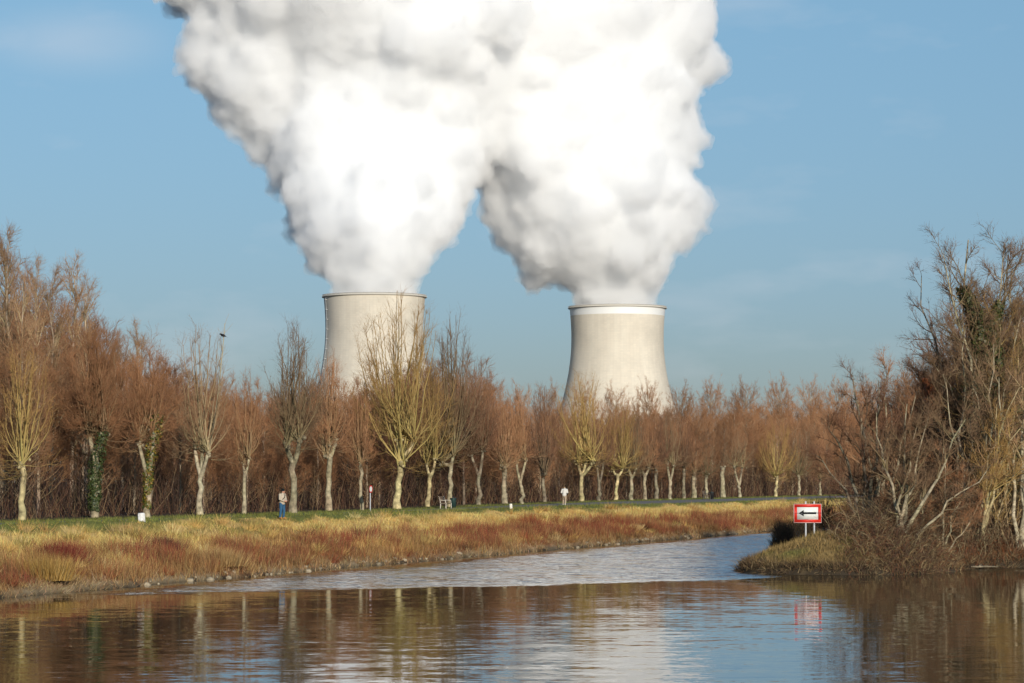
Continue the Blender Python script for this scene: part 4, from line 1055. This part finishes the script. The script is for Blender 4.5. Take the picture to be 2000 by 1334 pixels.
ivy_part(r_, P_[0][1:7], [.6, 1.0, 1.1, .9, .6, .4], 7000, np.random.default_rng(3), IVY, 0.10)
r_, P_, R_ = multi_tree('bare_tree', 'spindly bare tree leaning left with a twisted top and a patch of orange dead leaves', pt(1872, 165), [((-.6, 0, 6), (-2.0, .3, 15.0), .13), ((-.3, 0, 5), (-2.6, 0, 9.6), .11), ((0, 0, 4), (-1.2, .4, 8.0), .1)], 'dark', 209, (8, 6, 0), curl=0.22, l1f=0.18, nb=18, l2=0.5)
ivy_part(r_, [(-1.9, 0, 8.6), (-1.5, 0, 7.6), (-1.3, 0, 6.6), (-1.2, 0, 5.8)], [.2, .45, .5, .2], 900, np.random.default_rng(8), [(0.36, 0.12, 0.04), (0.28, 0.09, 0.035)], 0.09, 'dead_leaves')
multi_tree('bare_tree', 'dark bare tree at the right edge, its fine top level with the tallest ivy-clad tree', pt(1948, 167), [((.2, 0, 7), (.6, .4, 16.0), .2), ((.2, 0, 7), (-1.3, .3, 13.5), .14), ((.4, 0, 6), (2.2, .2, 13.8), .15)], 'dark', 211, (9, 7, 0), curl=0.22, l1f=0.24, nb=28, l2=0.6)
for j, (px, Y, hgt, tone, lab) in enumerate([(1880, 160, 11.5, 'olive', 'slim straight grey-green tree in front of the tallest ivy-clad tree'), (1938, 159, 10.5, 'olive', 'slim olive tree between the two ivy-clad trees'), (1960, 162, 12, 'yellow', 'slim pale tree just left of the right edge of the photo')]):
    multi_tree('slim_tree', lab, pt(px, Y), [((.1, 0, 5), (.3 - .3 * j, .2, hgt), .11), ((.3, 0, 5), (1.0, .2, hgt * .85), .08), ((-.3, 0, 5), (-.9, .2, hgt * .8), .08)], tone, 220 + j, (8, 6, 0), 'slim trees at the right edge')
# coppice stool of straight rods
rng = np.random.default_rng(230); b0 = pt(1938, 157.5); r_ = thing('coppice_stool', 'fan of straight coppice rods growing from one stool beside the leaning trunk', 'tree', b0)
n = 22; a = rng.uniform(-0.45, 0.6, n); P0 = np.stack([rng.uniform(-.6, .9, n), rng.normal(size=n) * .3, np.full(n, -.1)], -1); Lr = rng.uniform(3.2, 6.5, n)
P1 = P0 + np.stack([np.sin(a) * Lr * .4, .1 * rng.normal(size=n), np.cos(a) * Lr * .5], -1); P2 = P0 + np.stack([np.sin(a) * Lr, .3 * rng.normal(size=n), np.cos(a) * Lr], -1)
P = bez(P0, P1, P2, 6); R = rng.uniform(.035, .07, n)[:, None] * np.linspace(1, .3, 6)
m = MB(); m.tube(P, R, jit((0.30, 0.22, 0.12), n, rng), 6); m.build('rods', M_BARK, r_, smooth=True)
m = MB(); twig_crown(m, P, R, 'yellow', rng, 8, 6, 0, lambda t, i: 1.2 * (1.1 - .6 * t), .5, .9); m.build('crown', M_TWIG, r_)
# more of the same wood further back on the point (its shade falls on the far bank)
rng = np.random.default_rng(240)
for j in range(30):
    for _ in range(50):
        x, y = rng.uniform(22, 100), rng.uniform(166, 330)
        px = px_of(x, y)
        if poly_sd(np.array([x]), np.array([y]))[0] > 4 and 1590 < px < 2250: break
    else: continue
    src = protos[[7, 5, 7, 6][rng.integers(0, 4)]]
    if 7 in used: o = copy_tree(src)
    elif src is protos[7]: o = src; used.add(7)
    else: o = copy_tree(src)
    hgt = rng.uniform(8, 11) if px < 1850 else rng.uniform(12, 17)
    o.location = (x, y, float(point_z(x, y)) - 0.1); o.rotation_euler = (0, 0, rng.uniform(0, 6.28)); o.scale = (hgt / 10, hgt / 10, hgt / 10)
    tag(o, 'bare brown tree in the wood at the back of the river point', 'tree', 'trees at the back of the river point')

for x, y, hgt, pk in ((28.9, 206.5, 12.5, 2), (30.4, 209.5, 13.0, 4), (29.6, 203.0, 12.0, 3), (31.8, 205.5, 13.0, 2)):
    o = copy_tree(protos[pk]); o.location = (x, y, float(point_z(x, y)) - 0.1); o.scale = (hgt / 9.0, hgt / 9.0, hgt / 10)
    tag(o, 'bare brown tree in the wood at the back of the river point', 'tree', 'trees at the back of the river point')

# bushes on the channel side of the point, shade painted into their twig colour, closing the view up the river left of the board
for (x, y, hh, wd, sd_, lab) in ((15.75, 165.5, 2.2, 0.75, 71, 'low shade-painted bush at the channel edge just left of the arrow board'), (17.2, 168.5, 2.8, 1.1, 72, 'taller shade-painted bush directly behind the left edge of the arrow board'), (18.6, 172.0, 3.2, 1.3, 73, 'shade-painted bush behind the right half of the arrow board')):
    rng = np.random.default_rng(sd_); n = 2600
    th = rng.uniform(0, 6.28, n); el = np.arcsin(rng.uniform(0, 1, n)); q = rng.uniform(0.3, 1, n) ** 0.5
    c = np.stack([wd * q * np.cos(el) * np.cos(th), wd * q * np.cos(el) * np.sin(th), hh * (0.12 + 0.85 * q * np.sin(el))], -1)
    d = nrm(c * [1, 1, 0.8] + 0.6 * rng.normal(size=(n, 3)) + [0, 0, 0.5]); m = MB()
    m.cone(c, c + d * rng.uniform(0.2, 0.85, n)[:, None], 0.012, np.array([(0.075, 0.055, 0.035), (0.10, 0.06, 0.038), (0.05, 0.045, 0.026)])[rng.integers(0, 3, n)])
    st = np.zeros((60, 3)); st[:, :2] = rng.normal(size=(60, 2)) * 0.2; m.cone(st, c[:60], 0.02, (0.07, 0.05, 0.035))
    o = m.build('shade_painted_bush', M_WOOD, loc=(x, y, max(0.0, float(point_z(x, y))))); tag(o, lab, 'bush')

# ------------------------------------------------------------------ arrow board
b0 = pt(1577, 150.0); kk = 150.0 / F
r_ = thing('channel_sign', 'red framed white board with a black arrow pointing left, on two posts', 'sign', b0)
zt = H + (HOR - 984) * kk - b0.z; zb = H + (HOR - 1021) * kk - b0.z; hw = 27 * kk
RED, WHT, BLK, GAL = (0.62, 0.028, 0.015), (0.78, 0.78, 0.74), (0.012, 0.012, 0.014), (0.52, 0.53, 0.54)
for px_ in (1573.5, 1590):
    m = MB(); xx = (px_ - 1577) * kk; m.tube([[xx, .06, -0.5], [xx, .06, zt + .13]], [.045, .045], GAL, 10)
    m.lathe([(0.045, zt + .13), (0.001, zt + .14)], GAL, 10, xx, .06); m.build('post', M_METAL, r_)
bw = 5.6 * kk
m = MB(); m.box((-hw, -.0, zb), (hw, .02, zt), (0.55, 0.55, 0.55)); m.build('back_plate', M_METAL, r_)
def rim(x0, x1, z0, z1, w_, y0, y1, col):
    q = MB()
    q.box((x0, y0, z0), (x1, y1, z0 + w_), col); q.box((x0, y0, z1 - w_), (x1, y1, z1), col)
    q.box((x0, y0, z0 + w_), (x0 + w_, y1, z1 - w_), col); q.box((x1 - w_, y0, z0 + w_), (x1, y1, z1 - w_), col)
    return q
rim(-hw, hw, zb, zt, .022, -.028, -.0005, (0.75, 0.55, 0.5)).build('edge_trim', M_PAINT, r_)
rim(-hw + .0225, hw - .0225, zb + .0225, zt - .0225, bw, -.022, -.0005, RED).build('red_border', M_PAINT, r_)
m = MB(); i0 = bw + .023; m.box((-hw + i0, -.016, zb + i0), (hw - i0, -.0005, zt - i0), WHT); m.build('white_panel', M_PAINT, r_)
zc = (zb + zt) / 2 + .01
m = MB(); xl, xr = (-17.6) * kk, 16.6 * kk; xh = -7.6 * kk; hh, sh = 6.2 * kk, 1.9 * kk
A2 = np.array([(xl, 0), (xh, -hh), (xh, -sh), (xr, -sh), (xr, sh), (xh, sh), (xh, hh)])
V = np.concatenate([np.column_stack([A2[:, 0], np.full(7, -.021), zc + A2[:, 1]]), np.column_stack([A2[:, 0], np.full(7, -.0165), zc + A2[:, 1]])])
m.add(V, BLK, quads=[[2, 3, 4, 5]] + [[i, (i + 1) % 7, (i + 1) % 7 + 7, i + 7] for i in range(7)], tris=[[0, 1, 6], [1, 2, 5], [1, 5, 6]])
m.build('arrow', M_PAINT, r_)
m = MB()
for xa, xb in ((-hw + .022, xl + .04), (xr, hw - .022)): m.box((xa, -.0245, zc - .012), (xb, -.0225, zc + .012), (0.10, 0.02, 0.018))
m.build('joint_strip', M_PAINT, r_)

# ------------------------------------------------------------------ small things along the path
def block(px, s, w_, d_, h_, name, label, col, cat, rz=0.2):
    b = bank_point(px, s); m = MB(); c = 0.03
    prof = [(1, 0), (1, .86), (.93, .96), (.8, 1.0)]
    V, Q = [], []
    for k, (sc, z) in enumerate(prof):
        V += [(-w_ / 2 * sc, -d_ / 2 * sc, z * h_), (w_ / 2 * sc, -d_ / 2 * sc, z * h_), (w_ / 2 * sc, d_ / 2 * sc, z * h_), (-w_ / 2 * sc, d_ / 2 * sc, z * h_)]
        if k: Q += [[(k - 1) * 4 + i, (k - 1) * 4 + (i + 1) % 4, k * 4 + (i + 1) % 4, k * 4 + i] for i in range(4)]
    Q.append([12, 13, 14, 15]); V = np.array(V); V[:4, 2] = -0.15
    m.add(V, col, quads=Q); o = m.build(name, M_STONE, loc=b); o.rotation_euler = (0.03, -0.06, rz)
    tag(o, label, cat); return o
block(279, 9.3, .36, .34, .52, 'marker_stone', 'white squared marker stone on the grass crest at the left', (0.72, 0.71, 0.69), 'marker stone')
block(998, 9.3, .20, .2, .40, 'marker_stone', 'tiny pale marker stone in the grass left of the walker', (0.72, 0.69, 0.60), 'marker stone')

# round road sign seen almost edge-on
b0 = bank_point(725, 13.3); kk = b0.y / F
r_ = thing('road_sign', 'round red and white road sign on a grey pole, turned almost edge-on', 'sign', b0, math.radians(66))
hz = (HOR + (H - b0.z) / kk - 955) * kk
m = MB(); m.tube([[0, .04, -.3], [0, .04, hz + .2]], [.035, .035], (0.5, 0.52, 0.56), 10); m.build('pole', M_METAL, r_)
def disc(r0, r1, y, col, seg=28):
    q = MB(); an = np.arange(seg) * 2 * math.pi / seg
    V = np.concatenate([np.column_stack([r0 * np.cos(an), np.full(seg, y), hz + r0 * np.sin(an)]), np.column_stack([r1 * np.cos(an), np.full(seg, y), hz + r1 * np.sin(an)])])
    j = np.arange(seg); q.add(V, col, quads=np.stack([j, (j + 1) % seg, (j + 1) % seg + seg, j + seg], -1)); return q
q = disc(.27, .001, 0.0, (.4, .4, .42)); q.build('back_plate', M_METAL, r_)
disc(.27, .19, -.006, (0.60, 0.03, 0.02)).build('red_ring', M_PAINT, r_)
disc(.19, .001, -.006, (0.78, 0.78, 0.75)).build('white_face', M_PAINT, r_)

# benches and bins
def bench(px, s, label, length=1.5, frame=(0.55, 0.50, 0.42)):
    b = bank_point(px, s); rz = math.atan2(ND[1], ND[0]) + math.pi / 2      # local -y looks to the river, x runs along the bank
    r = thing('park_bench', label, 'bench', b, rz + math.pi, 'benches by the path')
    for k in range(4):
        m = MB(); m.box((-length / 2, -.45 + k * .115, .43), (length / 2, -.45 + k * .115 + .10, .465), (0.20, 0.145, 0.095)); m.build('slat', M_BARK, r)
    for k in range(3):
        M_ = Matrix.Translation((0, .04 + .035 * k, .55 + k * .135)) @ Matrix.Rotation(-.22, 4, 'X')
        m = MB(); m.box((-length / 2, -.015, 0), (length / 2, .02, .115), (0.17, 0.125, 0.09), M_); m.build('backrest', M_BARK, r)
    for sx in (-1, 1):
        x = sx * (length / 2 - .1); m = MB()
        m.tube([[x, -.44, 0], [x, -.42, .42]], [.035, .035], frame, 6); m.tube([[x, .02, 0], [x, .0, .42], [x, .17, .95]], [.04] * 3, frame, 6)
        m.tube([[x, -.46, .41], [x, .05, .41]], [.03, .03], frame, 6); m.tube([[x, -.42, .42], [x, -.40, .64], [x, .07, .66]], [.025] * 3, frame, 6)
        m.build('end_frame', M_METAL, r)
    return r
def bin_(px, s, label, col=(0.02, 0.045, 0.04), h_=.95):
    b = bank_point(px, s); r = thing('litter_bin', label, 'litter bin', b, group='litter bins by the benches')
    m = MB(); m.lathe([(.001, .06), (.21, .06), (.235, h_ * .8)], col, 18); m.build('body', M_PAINT, r)
    m = MB(); m.lathe([(.235, h_ * .8), (.26, h_ * .8), (.26, h_ * .86), (.225, h_ * .86), (.2, h_ * .84)], (0.03, 0.05, 0.05), 18); m.build('rim', M_PAINT, r)
    m = MB(); m.box((-.05, .22, -.2), (.05, .28, h_), (0.03, 0.03, 0.03)); m.build('post', M_METAL, r)
    return r
bench(866, 13.4, 'slatted wooden bench with pale end frames beside a dark green bin')
bin_(885.5, 13.2, 'dark green litter bin beside the nearer bench')
bench(1376, 13.3, 'distant dark bench at the far end of the path', 1.6, (0.08, 0.07, 0.06))
bin_(1389, 13.2, 'distant black litter bin beside the far bench', (0.015, 0.015, 0.016))

# mooring stake and log by the right bank
q0 = at(1866, HOR, 151.0); q0.z = 0
m = MB(); m.tube([[0, 0, -.8], [0.01, 0, .1], [.02, 0, .38], [.03, 0, .47]], [.065, .06, .055, .03], (0.42, 0.37, 0.29), 8); m.tube([[.02, 0, .3], [.1, 0, .5]], [.03, .012], (0.42, 0.37, 0.29), 6)
tag(m.build('wooden_stake', M_BARK, loc=q0, smooth=True), 'short weathered stake standing in the water by the right bank', 'stake')
m = MB(); P = np.array([[0, 0, .06], [.6, .1, .12], [1.3, .05, .15], [2.0, .2, .13]]); m.tube(P, [.05, .06, .05, .03], (0.24, 0.20, 0.14), 8); m.tube([[.9, .07, .13], [1.1, -.2, .3]], [.025, .01], (0.42, 0.36, 0.28), 6)
q0 = at(1876, HOR, 152.6); q0.z = 0
tag(m.build('drift_log', M_BARK, loc=q0, smooth=True), 'pale drift log lying along the waterline right of the stake', 'log')

# crow in the pale pollard
r0, b0, k0, hp0 = pol[393]
q0 = at(436, 657, b0.y + 0.1)
r_ = thing('crow', 'black crow perched near the top of the pale pollard', 'bird', q0, math.radians(160))
m = MB(); m.tube([[-.17, 0, -.02], [-.1, 0, .03], [0, 0, .06], [.1, 0, .09], [.155, 0, .13], [.2, 0, .155], [.235, 0, .155]], [.012, .06, .085, .075, .05, .05, .02], (0.012, 0.012, 0.014), 10); m.build('body', M_PAINT, r_, smooth=True)
m = MB(); m.tube([[.23, 0, .155], [.275, 0, .148], [.3, 0, .14]], [.018, .012, .003], (0.02, 0.02, 0.02), 6); m.build('beak', M_PAINT, r_)
m = MB(); m.leaf(np.array([[-.25, 0, -.04]]), np.array([[.12, 0, .03]]), np.array([[0, .045, 0]]), (0.012, 0.012, 0.014)); m.leaf(np.array([[-.25, 0, -.052]]), np.array([[.12, 0, .03]]), np.array([[0, .045, 0]]), (0.012, 0.012, 0.014)); m.build('tail', M_PAINT, r_)
for sy in (-1, 1):
    m = MB(); m.tube([[.08, sy * .075, .1], [-.03, sy * .085, .05], [-.2, sy * .03, -.02]], [.02, .04, .008], (0.014, 0.014, 0.017), 6); m.build('wing', M_PAINT, r_, smooth=True)
    m = MB(); m.tube([[0, sy * .03, .0], [.02, sy * .03, -.1]], [.008, .006], (0.02, 0.02, 0.02), 5); m.build('leg', M_PAINT, r_)
m = MB(); qb = np.array(q0 - b0); P = bez(hp0[2][None], np.array([[hp0[2][0] + .5, 0, hp0[2][2] + 2.5]]), qb[None] + [[.03, 0, -.1]], 10); P = np.concatenate([P, P[:, -1:] + [[[.06, .02, .45]]], P[:, -1:] + [[[.05, .05, .9]]]], 1)
R = np.linspace(.055, .016, 12)[None]; m.tube(P, R, (0.36, 0.30, 0.185), 5)
A, RA, t, idx = spawn(P, R, 16, .4, 1, .9, 35, .4, 4, .014, .006, np.random.default_rng(3)); m.tube(A, RA, (0.33, 0.26, 0.16), 3)
m.build('perch_branch', M_TWIG, r0)

# ------------------------------------------------------------------ people
def fuse(mb, voxel=0.014, smooth=3):
    tmp = bpy.data.objects.new('tmp', mb.mesh('tmp')); COL.objects.link(tmp)
    r = tmp.modifiers.new('r', 'REMESH'); r.mode = 'VOXEL'; r.voxel_size = voxel
    s_ = tmp.modifiers.new('s', 'SMOOTH'); s_.iterations = smooth; s_.factor = 0.5
    return baked(tmp)
def capped(m, P, R, sides=12):
    P = np.array(P, float); R = np.array(R, float); m.tube(P, R, (1, 1, 1), sides)
    for a in (0, -1): m.ball(P[a], R[a], (1, 1, 1), 12, 8)
def solid(me, name, mat, parent, col):
    a = me.attributes.get('tint')
    if a is not None: me.attributes.remove(a)
    a = me.attributes.new('tint', 'FLOAT_COLOR', 'POINT'); a.data.foreach_set('color', np.tile(np.array([*col, 1], np.float32), len(me.vertices)))
    me.materials.clear(); me.materials.append(mat); me.polygons.foreach_set('use_smooth', np.ones(len(me.polygons), bool))
    o = bpy.data.objects.new(name, me); COL.objects.link(o); o.parent = parent; return o
SKIN = (0.50, 0.27, 0.19)
def person(loc, rz, label, J, colours, hat, pack, hood=False):
    """J: joint dict; figure faces -y. left = +x"""
    r = thing('person', label, 'person', loc, rz, 'people on the bank')
    N_, Hd = np.array(J['neck']), np.array(J['head'])
    b = MB()
    capped(b, [J['pelvis'], J['waist'], J['chest'], N_], [.13, .12, .14, .06])
    capped(b, [N_, Hd - [0, 0, .05]], [.058, .055])
    b.ball(Hd, (.078, .095, .118), (1, 1, 1), 16, 12)
    fd = np.array(J['face']); sd_ = np.array([-fd[1], fd[0], 0])
    b.ball(Hd + fd * .098 - [0, 0, .012], (.018, .022, .026), (1, 1, 1), 8, 6)                # nose
    b.ball(Hd + fd * .075 - [0, 0, .085], (.035, .035, .03), (1, 1, 1), 8, 6)                # chin
    for s_ in (-1, 1):
        b.ball(Hd + sd_ * s_ * .082 - [0, 0, .01], (.016, .02, .032), (1, 1, 1), 8, 6)       # ears
        b.ball(Hd + fd * .082 + sd_ * s_ * .032 + [0, 0, .022], (.022, .014, .01), (1, 1, 1), 8, 5)  # brows
    for S_ in ('l', 'r'):
        sh, el, wr, hd = (np.array(J[q + S_], float) for q in ('sh', 'el', 'wr', 'hd'))
        capped(b, [sh, el, wr], [.048, .040, .029])
        dr = nrm(hd - wr); ac = nrm(np.cross(dr, [0.3, -1, 0.2])); nn = np.cross(dr, ac)
        capped(b, [wr, wr + dr * .05, wr + dr * .085], [.028, .036, .034])
        for f_ in range(4):
            o0 = wr + dr * .08 + ac * (f_ - 1.5) * .019; ln = (.062, .074, .07, .055)[f_]
            b.tube([o0, o0 + dr * ln * .55 + nn * .008, o0 + dr * ln * .9 + nn * .035], [.0105, .0098, .0085], (1, 1, 1), 7)
        o0 = wr + dr * .03 - ac * .03
        b.tube([o0, o0 + dr * .035 - ac * .025, o0 + dr * .065 - ac * .025 + nn * .02], [.0125, .011, .009], (1, 1, 1), 7)
        hp_, kn, an_, to = (np.array(J[q + S_], float) for q in ('hp', 'kn', 'an', 'to'))
        capped(b, [hp_, kn, an_], [.085, .056, .042]); capped(b, [an_, to], [.042, .035])
    solid(fuse(b, .0085, 2), 'body', M_CLOTH, r, SKIN)
    eye = MB()
    for s_ in (-1, 1): eye.ball(Hd + fd * .088 + sd_ * s_ * .032 + [0, 0, .004], .010, (0.03, 0.02, 0.015), 8, 6)
    eye.build('eyes', M_PAINT, r)
    lip = MB(); lip.tube([Hd + fd * .097 - sd_ * .022 - [0, 0, .055], Hd + fd * .104 - [0, 0, .053], Hd + fd * .097 + sd_ * .022 - [0, 0, .055]], [.004, .007, .004], (0.32, 0.1, 0.08), 6); lip.build('mouth', M_CLOTH, r)
    jk = MB()
    capped(jk, [np.array(J['pelvis']) + [0, 0, .03], J['waist'], J['chest'], N_ - [0, 0, .05]], [.185, .178, .185, .09])
    for S_ in ('l', 'r'):
        sh, el, wr = (np.array(J[q + S_], float) for q in ('sh', 'el', 'wr'))
        capped(jk, [np.array(J['chest']) * .6 + sh * .4, sh], [.12, .085]); capped(jk, [sh, el, wr * .93 + el * .07], [.085, .07, .05])
    if hood: capped(jk, [N_ + [-.08, .06, 0], N_ + [0, .1, .02], N_ + [.08, .06, 0]], [.07, .08, .07])
    else: capped(jk, [N_ - [0, 0, .06], N_ + [0, 0, .005]], [.1, .075])
    solid(fuse(jk, .014), 'jacket', M_CLOTH, r, colours[0])
    tr = MB(); capped(tr, [np.array(J['pelvis']) + [0, 0, .02], np.array(J['pelvis']) - [0, 0, .05]], [.16, .15])
    for S_ in ('l', 'r'):
        hp_, kn, an_ = (np.array(J[q + S_], float) for q in ('hp', 'kn', 'an'))
        capped(tr, [hp_, kn, an_ * .93 + kn * .07], [.115, .085, .07])
    solid(fuse(tr, .014), 'trousers', M_CLOTH, r, colours[1])
    for S_ in ('l', 'r'):
        an_, to, kn = (np.array(J[q + S_], float) for q in ('an', 'to', 'kn')); bt = MB()
        capped(bt, [an_ + (kn - an_) * .22, an_], [.06, .06]); capped(bt, [an_ - [0, 0, .03], to - [0, 0, .0]], [.056, .05])
        solid(fuse(bt, .012), 'boot', M_CLOTH, r, colours[2])
    if hat == 'beanie':
        h_ = MB(); h_.ball(Hd + [0, 0, .045] - fd * .008, (.096, .108, .11), (1, 1, 1), 18, 12); h_.ball(Hd + [0, 0, .02] - fd * .012, (.1, .112, .05), (1, 1, 1), 18, 10)
        solid(fuse(h_, .01), 'beanie', M_CLOTH, r, (0.008, 0.014, 0.016))
    else:
        h_ = MB(); h_.ball(Hd + [0, 0, .03] - fd * .02, (.09, .105, .108), (1, 1, 1), 18, 12)
        solid(fuse(h_, .01), 'hair', M_CLOTH, r, hat)
    if pack:
        pk = MB(); pk.ball(np.array(J['chest']) + [0, .23, -.1], (.15, .10, .22), (1, 1, 1), 14, 10); solid(fuse(pk, .016), 'backpack', M_CLOTH, r, (0.012, 0.014, 0.014))
        st = MB(); C_ = np.array(J['chest']); st.tube([C_ + [.13, .1, .12], C_ + [.09, -.15, .1], C_ + [-.02, -.195, -.06], C_ + [-.15, -.13, -.2], C_ + [-.19, .05, -.25]], [.022] * 5, (0.012, 0.013, 0.014), 6)
        st.build('strap', M_CLOTH, r)
    return r
# standing man, body turned to the right of the photo, looking along the bank
b0 = bank_point(553, 8.0); b0.z += .02
J = dict(pelvis=(0, .02, .94), waist=(0, .01, 1.10), chest=(0, .02, 1.32), neck=(0, 0, 1.50), head=(.01, -.03, 1.64), face=(0.35, -0.94, 0),
         shl=(.19, .02, 1.43), ell=(.25, -.02, 1.16), wrl=(.10, -.24, 1.06), hdl=(.02, -.30, 1.06), shr=(-.19, .02, 1.43), elr=(-.25, -.02, 1.16), wrr=(-.12, -.24, 1.05), hdr=(-.03, -.31, 1.04),
         hpl=(.09, .02, .90), knl=(.11, -.02, .49), anl=(.12, .03, .09), tol=(.15, -.14, .05), hpr=(-.09, .02, .90), knr=(-.13, .0, .49), anr=(-.15, .05, .09), tor=(-.19, -.12, .05))
person(b0, math.radians(50), 'standing man in a beige jacket, black beanie and blue jeans on the bank', J, [(0.46, 0.39, 0.30), (0.035, 0.10, 0.19), (0.42, 0.21, 0.07)], 'beanie', True)
# walker seen from behind, mid-stride, bent forward
b0 = bank_point(1102, 11.6); b0.z += 0.03
J = dict(pelvis=(0, .02, .88), waist=(0, -.04, 1.03), chest=(0, -.14, 1.24), neck=(0, -.24, 1.39), head=(.02, -.33, 1.47), face=(0, -1, 0),
         shl=(.19, -.16, 1.35), ell=(.27, -.06, 1.10), wrl=(.20, -.26, 1.0), hdl=(.17, -.34, 1.0), shr=(-.19, -.16, 1.35), elr=(-.27, -.08, 1.10), wrr=(-.18, -.28, 1.02), hdr=(-.14, -.36, 1.02),
         hpl=(.09, .02, .85), knl=(.10, -.18, .50), anl=(.10, .0, .12), tol=(.11, -.16, .06), hpr=(-.09, .02, .85), knr=(-.10, .02, .46), anr=(-.10, .28, .14), tor=(-.10, .16, .06))
person(b0, math.radians(180 - 8), 'person in a pale jacket and tan trousers walking away on the path', J, [(0.62, 0.60, 0.55), (0.40, 0.31, 0.22), (0.7, 0.68, 0.63)], (0.33, 0.24, 0.15), False, True)

# bits of foam and leaf drifting on the pool
rng = np.random.default_rng(88); n = 900
x = rng.uniform(-20, 22, n); y = 75 + 65 * rng.random(n)
ok = (vnoise(x / 4, y / 7, 4) > 0.4) & (y < 128 + 0.75 * x) & (x > -20.7 + .289 * (y - 114.8) + 1) & (poly_sd(x, y) < -0.5)
x, y = x[ok], y[ok]; n = len(x); m = MB(); s_ = rng.uniform(.012, .04, n)[:, None]; an = rng.uniform(0, 6.28, n)
m.leaf(np.stack([x, y, np.full(n, .006)], -1), np.stack([np.cos(an), np.sin(an), 0 * an], -1) * s_, np.stack([-np.sin(an), np.cos(an), 0 * an], -1) * s_, np.array([0.5, 0.47, 0.4]) * rng.uniform(.5, 1.2, (n, 1)))
tag(m.build('drifting_specks', M_GRASS), 'pale specks of leaf and foam drifting on the calm pool', 'specks', kind='stuff')
tot = sum(len(me.loops) - 2 * len(me.polygons) for me in bpy.data.meshes if me.users)
print('TRIS', tot)
